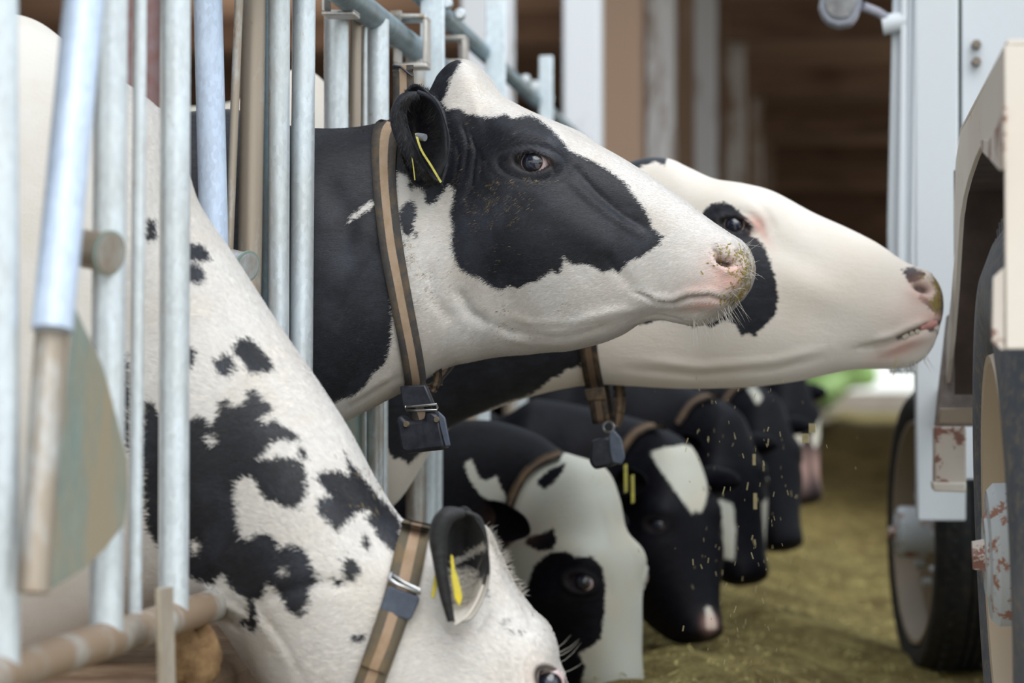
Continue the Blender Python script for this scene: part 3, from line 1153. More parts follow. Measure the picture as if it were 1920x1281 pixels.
def pipe(px0, py0, px1, py1, wpx, mat, name='upright_pipe', X=XF, ext=(0, 0), Y=None, flat=1.0, parent=fence, ztop=None, zbot=None, lab=None):
    if Y is None:
        a = on_x(px0, py0, X); b = on_x(px1, py1, X)
    else:
        a = on_y(px0, py0, Y); b = on_y(px1, py1, Y)
    d = b - a
    if ztop is not None: a = a + d * (ztop - a[2]) / d[2]
    if zbot is not None: b = b + d * (zbot - b[2]) / d[2]
    r = wpx / 2 * a[1] / F
    o = MB().tube([a, (a + b) / 2, b], r, 32, flat=flat).build(name, mat, fence)
    if lab: o['label'] = lab
    return o


ZT, ZB = 1.385, .44
pipe(-2, 0, 2, 1281, 74, M_GALV_W, ztop=ZT, zbot=.30)
pipe(157, 0, 98, 620, 76, M_GALV_B, 'locking_bar', X=-.80, ztop=ZT, lab='smooth bluish slanting locking bar')
pipe(98, 600, 62, 1112, 64, M_GALV_R, 'locking_bar_end', X=-.806, lab='mud-stained lower end of the slanting bar')
pipe(208, 0, 199, 1185, 66, M_GALV_W, ztop=ZT, zbot=ZB)
pipe(263, 0, 253, 1150, 26, M_GALV_W, 'thin_upright_pipe', X=-.85, ztop=ZT, zbot=ZB)
pipe(329, 0, 325, 1150, 59, M_GALV_W, ztop=ZT, zbot=ZB)
pipe(390, 0, 402, 500, 56, M_GALV_B, 'locking_bar', Y=3.50, ztop=ZT + .06, lab='smooth bluish bar behind the spotted neck')
pipe(448, 0, 428, 500, 17, M_GALV_R, 'thin_upright_pipe', Y=3.52, ztop=ZT)
pipe(476, 0, 462, 860, 47, M_GALV_R, Y=3.58, ztop=ZT, zbot=ZB)
pipe(497, 0, 497, 800, 16, M_RAIL, 'thin_upright_pipe', Y=3.64, ztop=ZT, zbot=ZB)
pipe(524, 0, 521, 1000, 41, M_GALV, Y=3.60, ztop=ZT, zbot=ZB)
pipe(570, 0, 562, 1000, 45, M_GALV, X=-.85, ztop=ZT, zbot=ZB)
for (x0, x1, w, m, nm, Y) in [(631, 628, 47, M_GALV_W, 'upright_pipe', 4.10), (667, 664, 22, M_GALV_R, 'thin_upright_pipe', 4.14),
                              (684, 683, 10, M_GALV, 'thin_upright_pipe', 4.16), (709, 707, 42, M_GALV_W, 'upright_pipe', 4.20)]:
    pipe(x0, 30, x1, 700, w, m, nm, Y=Y, ztop=ZT, zbot=ZB)
# stained sleeve on the pipe under the bracket
# further modules of the rail, receding
for k in range(7):
    y0 = 4.61 + k * .64
    for dy, r, m in ((0, .019, M_GALV_R), (.13, .019, M_GALV), (.24, .012, M_GALV)):
        MB().tube([(XF, y0 + dy, ZB), (XF, y0 + dy, 1.0), (XF, y0 + dy, ZT)], r, 20).build('upright_pipe', m, fence)
# bottom rail and top rails
def rail(z, y0, y1, r, mat, name, x=XF):
    pts = [(x, y, z) for y in np.linspace(y0, y1, 8)]
    return MB().tube(pts, r, 32).build(name, mat, fence)


rail(ZB, 2.1, 3.32, .0215, mat_galv('muddy_rail', tint=(.45, .47, .46), rust=1.0, cov=.14, dirt=(.30, .21, .14), metal=.15, rough=.7), 'bottom_rail')
rail(ZB, 3.32, 10.5, .021, M_RAIL, 'bottom_rail')
rail(ZT + .005, 2.1, 10.5, .024, M_RAIL, 'top_rail')
rail(1.505, 2.1, 10.5, .019, M_RAIL, 'control_rail')

# flat bright uprights and square brackets along the top
M_FLATW = mat_galv('flat_galvanised_bar', tint=(0.66, 0.74, 0.80), rust=.12, metal=.35)
for k, (px, w) in enumerate([(782, 46), (905, 38), (1003, 26)]):
    y = fy(px)
    wm = w * y / F
    MB().box((XF + .03, y, 1.28), (wm, .012, .68)).build('flat_upright', M_FLATW, fence, True, .002)


def bracket(px0, py0, px1, py1, Y, t=7, depth=.05):
    m = MB()
    tl = lambda x, y: on_y(x, y, Y)
    th = t * Y / F
    w = (px1 - px0)
    m.prism([tl(px0, py0), tl(px1, py0), tl(px1, py0 + t), tl(px0, py0 + t)], (0, depth, 0))
    m.prism([tl(px0, py1 - t), tl(px1, py1 - t), tl(px1, py1), tl(px0, py1)], (0, depth, 0))
    m.prism([tl(px0, py0 + t), tl(px0 + t, py0 + t), tl(px0 + t, py1 - t), tl(px0, py1 - t)], (0, depth, 0))
    m.prism([tl(px1 - t, py0 + t), tl(px1, py0 + t), tl(px1, py1 - t), tl(px1 - t, py1 - t)], (0, depth, 0))
    o = m.build('square_bracket', mat_galv('bracket_steel', tint=(.58, .55, .52), rust=.4), fence, True, .002)
    return o


bracket(602, -40, 664, 28, 3.98)
bracket(737, 28, 800, 126, 4.42, 8)
bracket(815, 66, 872, 118, 5.0, 7)
pb = MB(); a = on_y(745, 30, 4.4)
pb.tube([a + np.array([-.012, 0, 0]), a + np.array([.008, 0, 0])], .011, 6); pb.tube([a, a + np.array([.05, 0, -.002])], .005, 12)
pb.build('bolt', M_GALV_R, fence)
for (px, py, Y, r) in [(838, 8, 4.7, .012), (1003, 163, 6.6, .017), (1028, 185, 7.2, .016), (985, 150, 6.2, .014), (862, 28, 4.9, .013)]:
    a = on_y(px, py, Y)
    MB().lathe([(0, -.012), (r * .8, -.012), (r, 0), (r, .008), (r * .6, .016), (0, .016)], a, (0.2, -1, 0), 20).build('bolt', M_GALV_W, fence)

# stub pipes of the stops, pointing into the alley
for (px, py, Y, r, L, nm) in [(150, 465, 2.66, .022, .043, 0), (432, 492, 3.50, .020, .033, 1)]:
    a = on_y(px, py, Y)
    b = a + np.array([L, -.02, -.008])
    o = MB().tube([a, a + (b - a) * .5, b], r, 32).build('stop_stub', M_GALV_R, fence)
    MB().lathe([(r * .7, 0), (r * 1.18, 0), (r * 1.18, .004), (r * .7, .004)], b - (b - a) * .12, b - a, 32).build('weld_collar', M_GALV_G, o)

# curved guide plates at the foot of the locks
def guide_plate(poly, X, mat, thick=.004, bow=.02):
    # subdivided bowed sheet
    P = [on_x(x, y, X) for x, y in poly]
    m = MB().prism(P, (thick, 0, 0))
    return m.build('guide_plate', mat, fence, True, .001)


guide_plate([(128, 560), (150, 610), (165, 640), (188, 690), (212, 780), (232, 860), (234, 930), (226, 985), (190, 1030), (150, 1068), (90, 1105), (72, 1110), (84, 1000), (100, 850), (112, 700)], -.812, M_GALV_G)
pipe(135, 560, 85, 1080, 12, M_GALV_R, 'plate_edge_rod', X=-.80)
pipe(126, 560, 74, 1085, 8, M_GALV_W, 'plate_edge_rod', X=-.798)
g2 = guide_plate([(640, 780), (672, 770), (690, 800), (690, 870), (660, 900), (630, 840)], -.86, M_GALV_G)
# brown stained pipes seen below the big cow's neck
for (px, w, Y) in [(704, 34, 4.12), (664, 40, 4.22), (805, 32, 5.05), (775, 22, 5.0)]:
    a = on_y(px, 760, Y)
    MB().tube([(a[0], Y, ZB), (a[0], Y, .95)], w / 2 * Y / F, 20).build('upright_pipe', M_GALV_R, fence)
# thin flat stake in front of the bottom rail
s0 = on_x(307, 1100, -.82); s1 = on_x(312, 1281, -.82)
MB().prism([on_x(290, 1104, -.80), on_x(316, 1100, -.80), on_x(324, 1420, -.80), on_x(298, 1420, -.80)], (.006, 0, 0)).build('flat_stake', mat_galv('stake_steel', tint=(.5, .45, .38), rust=.7), fence, True, .001)

# lump of dirt on the kerb under the spotted cow
V = []; Fc = []
c0 = on_y(362, 1215, 3.05)
for i in range(17):
    a = math.pi * i / 16
    for j in range(24):
        b = 2 * math.pi * j / 24
        q = 1 + .22 * math.sin(3 * b + 2 * a) + .12 * math.sin(7 * b + 5 * a)
        V.append((c0[0] + .035 * q * math.sin(a) * math.cos(b), c0[1] + .03 * q * math.sin(a) * math.sin(b), .375 + .045 * q * math.cos(a)))
for i in range(16):
    for j in range(24):
        a = i * 24 + j; b = i * 24 + (j + 1) % 24
        Fc.append((a, b, b + 24, a + 24))
tag(mesh_obj('feed_clump', V, Fc, mat_noise('clump', (.14, .075, .035), (.30, .19, .09), 40, .9, bump=.6)), 'brown clump of old feed stuck on the kerb below the spotted neck', 'clump')

# ------------------------------------------------------------------ feed wagon at the right
def mat_paint(name, base, worn=(0.26, 0.12, 0.075), amt=.66, dirt=(.62, .52, .40), da=.4, sc=9):
    n = NT(name)
    f = n.noise(sc, 7, .72, n.obj(), .3)
    g = n.noise(2.5, 5, .6, n.obj((1, 1, .5)))
    c = n.mix(n.math('MULTIPLY', n.ramp(g, [(.4, 0), (.7, 1)]), da), base, dirt)
    c = n.mix(n.ramp(f, [(amt, 0), (amt + .015, 1)]), c, worn)
    c = n.mix(n.math('MULTIPLY', n.noise(80, 4, .6, n.obj()), .15), c, (.45, .42, .38))
    n.bump(f, .1, .001)
    return n.done(c, .5, 0, .4)


M_WPANEL = mat_paint('white_painted_panel', (0.62, 0.67, 0.72), (.45, .32, .22), .68, (.62, .60, .56), .25, 4)
M_CREAM = mat_paint('cream_painted_steel', (0.76, 0.70, 0.63), (.34, .17, .12), .64, (.66, .55, .43), .5, 12)
M_CREAM_R = mat_paint('rust_worn_cream', (0.66, 0.60, 0.54), (.25, .10, .07), .52, (.5, .38, .28), .5, 14)
M_HUB = mat_paint('hub_paint', (0.52, 0.58, 0.62), (.32, .14, .09), .56, (.5, .42, .34), .3, 26)
M_RIM = mat_paint('beige_rim', (0.55, 0.43, 0.30), (.3, .2, .12), .70, (.42, .33, .22), .5, 10)
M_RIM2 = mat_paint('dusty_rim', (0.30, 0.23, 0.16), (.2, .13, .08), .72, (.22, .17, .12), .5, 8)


def _rubber(name, c1, c2, c3):
    n = NT(name)
    f = n.noise(7, 5, .7, n.obj())
    g = n.noise(55, 5, .7, n.obj())
    c = n.mix(n.ramp(f, [(.4, 0), (.7, 1)]), c1, c2)
    c = n.mix(n.ramp(g, [(.48, 0), (.70, .8)]), c, c3)
    n.bump(g, .35, .0015)
    return n.done(c, .72, 0, .35)


M_TYRE = _rubber('dusty_tyre', (0.085, 0.095, 0.115), (0.15, 0.155, 0.17), (0.25, .21, .16))
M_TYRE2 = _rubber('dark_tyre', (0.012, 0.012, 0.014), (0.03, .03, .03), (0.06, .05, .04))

wag = empty('feed_wagon', (.3, 4.0, 0), 'white and cream feed wagon with peeling mudguard and dusty tyres at the right', 'feed wagon')


def wheel(hub, rad, width, rim_r, yaw, camber, mt, mr, hubspec):
    """tyre with bulged sidewalls and tread blocks; axis points outward (to -x)"""
    b = math.radians(yaw)
    ax = np.array([-math.cos(b), -math.sin(b), math.sin(math.radians(camber))])
    ax /= np.linalg.norm(ax)
    h = np.array(hub, float)
    w = width
    H = rad - rim_r
    prof = [(rim_r, -.012), (rim_r + H * .12, .006), (rim_r + H * .35, .016), (rim_r + H * .6, .014), (rim_r + H * .82, -.004), (rad - .012, -.022), (rad - .002, -.036)]
    for g in range(5):
        o0 = -.045 - (w - .09) * g / 5.0; o1 = -.045 - (w - .09) * (g + 1) / 5.0
        m = (o0 - o1)
        prof += [(rad, o0), (rad, o0 - m * .75), (rad - .011, o0 - m * .8), (rad - .011, o0 - m * .96)]
    prof += [(rad, -w + .04), (rad - .014, -w + .012), (rim_r + H * .5, -w - .014), (rim_r, -w + .01)]
    wr = MB()
    wr.lathe(prof, h, ax, 160, closed=False)
    # shoulder lugs and raised sidewall ring
    up = np.array([0, 0, 1.0]); e1 = np.cross(ax, up); e1 /= np.linalg.norm(e1); e2 = np.cross(ax, e1)
    lg = wr
    for k in range(64):
        t = 2 * math.pi * k / 64
        rd = e1 * math.cos(t) + e2 * math.sin(t); tg = -e1 * math.sin(t) + e2 * math.cos(t)
        lg.box(h + rd * (rad - .012) + ax * -.021, (.020, .012, .010), [rd, tg, ax])
    ty = wr.build('tyre', mt, wag, True, 0, 30)
    # rim
    rm = MB().lathe([(rim_r + .008, .0), (rim_r + .004, .010), (rim_r - .006, .008), (rim_r - .012, -.02), (rim_r - .022, -.05), (rim_r * .72, -.062), (rim_r * .62, -.04), (rim_r * .35, -.035), (.0, -.035)], h, ax, 96).build('rim', mr, wag, True, 0, 30)
    for k in range(8):
        t = 2 * math.pi * k / 8
        rd = e1 * math.cos(t) + e2 * math.sin(t)
        MB().lathe([(0, .018), (.010, .018), (.012, 0), (.012, -.01)], h + rd * rim_r * .45 + ax * -.032, ax, 6).build('wheel_nut', M_HUB, rm, True)
    r0, o0, o1 = hubspec
    hb = MB().lathe([(0, o1), (r0 * .55, o1), (r0 * .6, o1 - .004), (r0 * .9, o1 - .006), (r0, o1 - .016), (r0, o0), (0, o0)], h, ax, 64).build('hub', M_HUB, wag, True, 0, 30)
    MB().lathe([(0, .016), (r0 * .22, .016), (r0 * .25, 0), (r0 * .3, -.006)], h + ax * o1, ax, 6).build('hub_cap', M_CREAM_R, hb, True)
    return ty


# near wheel: outer face just right of the alley line
hn = on_y(1866, 1040, 3.45)
hn = (.199, 3.45, hn[2])
wheel(hn, .472, .27, .275, .8, -2.0, M_TYRE, M_RIM, (.100, -.06, .026))
# far wheel, steered outwards
hf = on_y(1703, 962, 6.15)
wheel((hf[0] + .02, 6.15, .375), .375, .20, .275, 9.5, 0, M_TYRE2, M_RIM2, (.065, -.06, .055))

# mudguard: side plate with wheel-arch cut-out, top sheet and end face
XS = .168
outl = [(1888, 84), (1862, 130), (1838, 178), (1815, 222), (1800, 248), (1792, 300), (1789, 380), (1790, 470), (1783, 560), (1770, 660), (1757, 740), (1748, 798),
        (1762, 800), (1772, 740), (1784, 640), (1792, 540), (1796, 470), (1800, 410), (1806, 370), (1815, 335), (1828, 296), (1842, 266), (1846, 284), (1862, 300), (1879, 318), (1886, 200)]
sp_ = [on_x(x, y, XS) for x, y in outl]
MB().prism(sp_, (.007, 0, 0)).build('mudguard_side', M_CREAM, wag, True, .001)
MB().prism([on_x(x, y, XS - .001) for x, y in [(1888, 200), (1876, 235), (1860, 262), (1842, 262), (1846, 284), (1862, 300), (1880, 320), (1887, 318)]], (-.004, 0, 0)).build('torn_flap', M_CREAM_R, wag, True, .001)
pA = on_x(1888, 84, XS); ye = pA[1]
zt = pA[2]; zb = on_y(1885, 655, ye)[2]
xo = on_y(1883, 500, ye)[0]
MB().prism([(xo + .001, ye, zb), (xo + .001, ye, zt), (xo + .62, ye, zt), (xo + .62, ye, zb)], (0, .008, 0)).build('mudguard_end', M_CREAM, wag, True, .002)
q = on_x(1800, 248, XS)
MB().prism([(XS, ye, zt), (XS + .6, ye, zt), (XS + .6, q[1], q[2]), (XS, q[1], q[2])], (0, 0, .006)).build('mudguard_top', M_CREAM, wag, True, .001)
MB().prism([on_y(1862, 520, ye + .004), on_y(1884, 500, ye + .004), on_y(1884, 656, ye + .004), on_y(1876, 656, ye + .004), on_y(1860, 640, ye + .004)], (0, .006, 0)).build('mudguard_corner', M_CREAM_R, wag, True, .001)

# body: white rear cab panels
YB = 5.25
def panel(poly, Y, th, mat, name, bev=.004, lab=None):
    o = MB().prism([on_y(x, y, Y) for x, y in poly], (0, th, 0)).build(name, mat, wag, True, bev)
    if lab: o['label'] = lab
    return o


panel([(1716, -200), (1797, -200), (1797, 800), (1811, 800), (1811, 977), (1720, 977), (1717, 700)], YB, .16, M_WPANEL, 'body_panel')
panel([(1803, -200), (2300, -200), (2300, 900), (1803, 900)], YB + .015, .16, M_WPANEL, 'body_panel')
panel([(1794, -200), (1806, -200), (1806, 900), (1794, 900)], YB + .05, .02, mat_noise('seal', (.05, .08, .04), (.12, .15, .08), 20, .8), 'door_seal')
# folded corner profile at its left
for (x0, x1, dy) in [(1684, 1697, .0), (1697, 1708, .018), (1708, 1718, .004)]:
    panel([(x0 + 8, -200), (x1 + 6, -200), (x1, 470), (x1, 700), (x0 + 2, 700), (x0 - 2, 470)], YB + dy, .12, M_WPANEL, 'corner_fold')
panel([(1679, -200), (1694, -200), (1686, 470), (1686, 700), (1668, 700), (1664, 430)], YB + .03, .12, M_WPANEL, 'corner_fold')
for y in (83, 115):
    a = on_y(1831, y, YB)
    MB().lathe([(0, .012), (.009, .012), (.011, .0), (.011, -.02)], a, (0, -1, 0), 6).build('panel_bolt', mat_noise('bolt_dark', (.16, .14, .12), (.25, .2, .16), 30, .6), wag, True)
# bracket block and rusty angle behind the mudguard
panel([(1752, 800), (1812, 800), (1812, 915), (1752, 915)], 4.7, .12, M_CREAM_R, 'step_bracket')
panel([(1748, 905), (1812, 905), (1812, 924), (1750, 922)], 4.68, .13, M_CREAM, 'step_bracket_lip')
panel([(1776, 590), (1840, 590), (1840, 800), (1752, 800)], 4.75, .05, mat_noise('dusty_panel', (.14, .10, .085), (.34, .31, .30), 14, .85), 'inner_panel')
panel([(1757, 796), (1830, 796), (1830, 765), (1762, 765)], 4.6, .02, M_RIM2, 'inner_lip')
# dark inside of the wheel arch
MB().box((XS + .31, 4.60, .93), (.6, .02, .42)).build('arch_liner', mat_noise('arch_dark', (.04, .028, .022), (.075, .05, .04), 10, .9), wag, False)
MB().box((XS + .305, 3.8, 1.105), (.58, 1.66, .012)).build('arch_roof', mat_noise('arch_dark2', (.04, .028, .022), (.075, .05, .04), 10, .9), wag, False)
MB().box((XS + .55, 4.6, .36), (.5, 2.6, .12)).build('chassis_rail', M_TYRE2, wag, True, .01)
# mirror on its arm
ma = on_y(1672, 40, YB + .02); mb_ = on_y(1618, 12, YB - .02)
arm = MB().tube([ma, (ma + mb_) / 2 + np.array([0, 0, .004]), mb_], .010, 14).build('mirror_arm', mat_noise('arm_grey', (.28, .28, .33), (.36, .36, .42), 20, .5), wag)
MB().tube([ma + np.array([-.02, 0, -.008]), ma + np.array([.03, 0, .0])], .022, 16).build('mirror_pivot', M_WPANEL, arm)
fr = [(1536, 2), (1534, 12), (1540, 30), (1552, 44), (1572, 50), (1596, 46), (1608, 30), (1616, 8), (1618, -60), (1540, -60)]
mh = MB().prism([on_y(x, y, YB - .05) for x, y in fr], (0, .05, 0)).build('mirror_housing', mat_noise('mirror_grey', (.22, .23, .28), (.32, .33, .38), 15, .45), wag, True, .006)
cxm, cym = 1578, 0
MB().prism([on_y(cxm + (x - cxm) * .72, cym - 4 + (y - cym) * .76, YB - .056) for x, y in fr], (0, .008, 0)).build('mirror_glass', mat_noise('mirror_glass', (.12, .12, .12), (.30, .30, .30), 14, .2, bump=0), mh, True, .001)

# ------------------------------------------------------------------ cows
TRUNK = lambda top, hw=.25: [(.18, top - .04, .62, .2), (.45, top, .52, hw), (.9, top - .03, .48, hw + .02), (1.3, top - .02, .52, hw), (1.6, top - .03, .62, hw - .05), (1.75, top - .12, .80, .12), (1.79, top - .22, .95, .03)]


def cow_legs(c, Y, x0=-1.35):
    dy = .14
    c.legs([(x0, Y - dy, .75, True), (x0 - .02, Y + dy, .75, True), (x0 - 1.2, Y - dy, .9, False), (x0 - 1.15, Y + dy, .9, False)])


# ---- the large black and white cow, head held out level
A = Cow('large black and white cow with its head stretched out level, sharp, wearing a striped collar', (-.45, 3.80), 12, 4, [
    ((430, 205), (420, 960), .145, 0, .95, 0),
    ((500, 228), (510, 880), .135, 0, .95, 0),
    ((580, 241), (605, 812), .122, 0, .95, 0),
    ((665, 240), (700, 762), .112, 0, .95, .2),
    ((735, 225), (775, 722), .102, -.05, .92, .4),
    ((790, 196), (835, 689), .096, -.10, .9, .6),
    ((813, 165), (880, 678), .090, -.20, .9, .8),
    ((828, 137), (920, 670), .090, -.25, .9, 1),
    ((850, 118), (955, 666), .092, -.20, .88, 1),
    ((878, 114), (985, 664), .094, -.10, .85, 1),
    ((905, 136), (1010, 661), .098, 0, .82, 1),
    ((930, 172), (1035, 659), .103, .08, .80, 1),
    ((975, 200), (1062, 657), .107, .15, .76, 1),
    ((1040, 230), (1095, 650), .106, .18, .74, 1),
    ((1100, 262), (1128, 641), .098, .16, .75, 1),
    ((1160, 294), (1162, 627), .084, .12, .78, 1),
    ((1220, 332), (1197, 607), .070, .10, .82, 1),
    ((1275, 371), (1232, 599), .060, .06, .84, 1),
    ((1325, 409), (1267, 604), .056, .02, .84, 1),
    ((1362, 435), (1300, 610), .057, .0, .84, 1),
    ((1388, 455), (1332, 605), .056, -.05, .84, 1),
    ((1403, 478), (1356, 590), .050, -.05, .86, 1),
    ((1409, 503), (1371, 574), .040, 0, .9, 1),
    ((1405, 528), (1380, 562), .022, 0, 1, 1),
], TRUNK(1.22), res=2.2, nv=220)
A.bumps([
    # brow and eye socket, cheek, jaw, muzzle
    (985, 262, 75, 34, 12, .016), (1045, 272, 34, 30, 20, .008), (1000, 305, 44, 34, 0, -.006), (1065, 300, 40, 30, 30, -.004),
    (905, 240, 50, 34, 30, -.008), (1080, 350, 60, 35, 35, -.006),
    (960, 470, 95, 85, 20, .010), (905, 400, 60, 90, 10, .004), (870, 560, 50, 70, 10, -.004),
    (1130, 455, 80, 30, 32, .006), (1180, 400, 70, 24, 35, -.005), (1210, 500, 60, 40, 20, -.004),
    (1335, 520, 55, 48, 30, .006), (1365, 480, 34, 34, 0, .006), (1295, 470, 40, 30, 30, -.002),
    (1300, 590, 50, 18, -5, -.005), (1240, 590, 60, 20, 0, -.006),
    (850, 220, 22, 30, 10, .008), (1140, 590, 60, 16, -12, .004), (1040, 625, 80, 14, -5, .003),
])
A.strokes([
    # mouth line, upper lip roll, lip corner
    ([(1185, 548), (1207, 554), (1237, 569), (1262, 569), (1290, 558), (1331, 555), (1353, 563), (1372, 562)], 4.2, -.0062),
    ([(1200, 543), (1237, 558), (1262, 559), (1290, 547), (1331, 545), (1357, 553)], 8, .0035),
    ([(1255, 580), (1290, 572), (1330, 570), (1360, 575)], 9, .0018),
    # nostril wing
    ([(1337, 470), (1350, 462), (1368, 462), (1384, 472)], 7, .0045),
    ([(1336, 472), (1342, 492), (1358, 508), (1378, 510)], 8, .003),
    # folds behind the jaw and under the throat
    ([(905, 600), (960, 622), (1040, 632), (1110, 622), (1170, 596)], 8, -.0018),
    ([(930, 585), (1000, 603), (1080, 602), (1150, 582), (1230, 576)], 8, .0018),
    ([(930, 628), (1000, 645), (1070, 643), (1140, 620)], 7, .0014),
    ([(855, 535), (880, 585), (920, 610)], 12, -.004),
    ([(800, 480), (815, 560), (850, 610)], 14, -.003),
    # wrinkles between ear and brow
    ([(866, 226), (878, 270), (869, 330)], 3.4, -.0017), ([(880, 240), (893, 282), (884, 350), (866, 384)], 3.6, -.0019), ([(897, 262), (903, 305), (899, 338)], 5, -.0010),
    ([(857, 262), (860, 300), (853, 345)], 3.2, -.0014),
    # veins on the cheek and nasal bone edge
    ([(1070, 305), (1120, 360), (1170, 405), (1220, 430)], 7, -.0028), ([(1060, 330), (1110, 375), (1165, 415), (1215, 445)], 8, .0025),
    ([(960, 250), (990, 240), (1025, 250)], 5, -.0018), ([(955, 262), (985, 252), (1025, 262), (1045, 285)], 4, .0015),
    ([(990, 340), (1020, 335), (1040, 318)], 4, -.0018), ([(975, 352), (1015, 350), (1045, 332)], 5, -.0012),
    ([(1130, 465), (1150, 500), (1180, 530), (1200, 550)], 12, -.002),
    # neck muscle
    ([(610, 560), (660, 480), (700, 400)], 20, .003), ([(620, 620), (680, 520), (735, 440)], 14, -.003), ([(600, 320), (650, 400), (660, 520)], 26, -.003),
    ([(640, 770), (720, 720), (790, 690)], 8, -.002), ([(650, 755), (740, 700)], 8, .002),
])
# nostril hollow
g = A.gauss(1363, 489, 20, 8.5, 14); g2 = A.gauss(1346, 479, 10, 7, 50)
m = np.clip(g * 1.5 + g2 * .5, 0, 1) ** 1.5
A.push(-(.020 * m + .003 * g2) * smooth01(np.abs(A.st.ravel()) * 4)); A.normals(); A.side_px()
A.dark0 = np.clip(m * 1.6 - .45, 0, 1) * .85
A.iris_k = 1.1
A.eye(997, 304, 33, 16, 4, .012, r=.0245, lid=.0042)
A.side_px(); A.normals()
A.strokes([([(1022, 306), (1034, 312), (1042, 322)], 3.5, -.003)])
A.paint(black=[
    [(838, 203), (847, 205), (860, 202), (882, 214), (922, 220), (950, 214), (966, 222), (994, 217), (1013, 224), (1038, 245), (1060, 270), (1070, 284), (1085, 291), (1108, 300), (1130, 312), (1150, 325), (1165, 336), (1180, 352), (1195, 372), (1208, 388), (1218, 405), (1226, 428), (1246, 444), (1238, 458), (1222, 468), (1205, 480), (1180, 488), (1172, 500), (1163, 512), (1150, 505), (1130, 511), (1115, 500), (1098, 495), (1080, 496), (1068, 492), (1060, 480), (1058, 500), (1050, 514), (1035, 508), (1012, 528), (990, 532), (975, 540), (958, 537), (940, 543), (920, 535), (902, 522), (880, 515), (862, 500), (852, 480), (848, 452), (852, 430), (846, 405), (850, 380), (853, 355), (843, 345), (832, 362), (816, 382), (800, 384), (796, 362), (793, 342), (700, 300), (760, 200), (800, 190)],
    [(780, 215), (805, 140), (835, 105), (862, 106), (869, 114), (858, 132), (846, 150), (842, 168), (836, 182), (830, 190), (845, 210), (800, 240)],
    [(-3000, -600), (700, -500), (762, 225), (757, 268), (750, 300), (744, 340), (744, 400), (742, 470), (737, 560), (736, 640), (724, 682), (700, 702), (684, 726), (668, 740), (640, 748), (615, 768), (590, 790), (560, 815), (400, 880), (-3000, 900)],
    [(750, 398), (762, 380), (776, 377), (784, 392), (783, 407), (777, 418), (780, 432), (768, 446), (758, 436), (751, 420)],
    [(766, 345), (774, 338), (779, 348), (773, 356)], [(778, 436), (786, 434), (784, 446), (778, 448)], [(754, 450), (760, 452), (760, 464), (755, 466)], [(762, 316), (770, 312), (772, 330), (764, 332)],
    [(1384, 500), (1390, 497), (1392, 507), (1386, 511)], [(1374, 529), (1382, 527), (1382, 538), (1375, 540)],
], white=[[(651, 419), (662, 403), (678, 388), (700, 375), (708, 380), (700, 388), (684, 398), (668, 409)]],
    pink=[(1350, 505, 46, 42, 20, .75), (1315, 573, 50, 13, -5, .95), (1385, 520, 30, 30, 0, .6), (1322, 540, 60, 20, 0, .35), (1170, 530, 8, 3, -50, .6), (1026, 303, 8, 6, 0, .7), (1290, 545, 40, 12, -10, .3)],
    dirt=[(1401, 520, 13, 50, 12, 1.0), (1385, 472, 20, 10, 20, .8), (1372, 512, 22, 16, 20, .72), (1340, 475, 8, 10, 0, .6), (1375, 562, 14, 9, 0, .95), (1350, 460, 20, 5, 0, .6), (955, 590, 55, 40, 10, .50), (1055, 570, 18, 22, 0, .55), (800, 520, 40, 70, 0, .50), (765, 480, 20, 60, 0, .45), (925, 395, 55, 85, 15, .50), (870, 290, 20, 60, 0, .45), (1000, 335, 30, 6, 0, .45)])
la = A.ear(789, 256, 46, 94, -6, .072, .060, inner_pink=.1)
A.roll_band([(783, 176), (757, 188), (747, 220), (758, 262), (778, 300), (802, 330), (826, 344)], [10, 26, 32, 32, 26, 18, 6], la + .004)
A.roll_band([(783, 172), (812, 185), (830, 215), (837, 262), (836, 310), (828, 344)], [8, 10, 9, 8, 8, 5], la + .002)
cow_legs(A, 3.86)
ra = A.build(M_COAT)
M_FUR = fur_material('coat_hair', (0.012, 0.013, 0.019), (0.82, 0.785, 0.755), .35)
fur(A, 'coat_hair', 230000, .0058, .00042, M_FUR, region=lambda p: p[..., 0] > 540)
# collar
cx = [(736, 240), (724, 262), (721, 330), (731, 440), (752, 560), (769, 650), (779, 722)]
cl = A.strap('collar', cx, [50, 50, 44, 44, 42, 41, 40], M_STRAP, ra, off=.006)
nl = .10
A.strap('collar_tail', [(755, 122), (756, 160), (755, 205), (752, 240)], 38, M_STRAP, cl, off=.0, mirror=False, free=-1, n=20)
A.flat_px('tail_cut', [(736, 121), (752, 123), (775, 142), (774, 146), (752, 128), (737, 126)], .052, .004, M_BLACKP, cl)
A.flat_px('buckle', [(754, 724), (802, 721), (818, 759), (760, 767)], .066, .012, M_BLACKP, cl, .003)
A.strap('collar_end', [(786, 760), (792, 776), (797, 796)], [42, 42, 42], M_STRAP, cl, free=-1, mirror=False, n=12, off=.012)
rg = MB(); rp = [A.pt(x, y, l) for x, y, l in [(762, 763, .088), (790, 761, .094), (818, 758, .088), (820, 764, .078), (818, 769, .088), (790, 770, .094), (764, 770, .088), (761, 766, .078), (762, 763, .088)]]
rg.tube(rp, .0022, 10).build('ring', M_STEEL, cl)
tp = A.flat_px('transponder', [(762, 776), (776, 790), (808, 786), (808, 768), (822, 768), (838, 782), (848, 838), (838, 843), (775, 850), (764, 846), (754, 790)], .058, .030, M_BLACKP, cl, .006)
A.flat_px('transponder_face', [(822, 770), (836, 783), (846, 836), (836, 838), (826, 800)], .086, .004, M_BUCKLE, tp, .002)
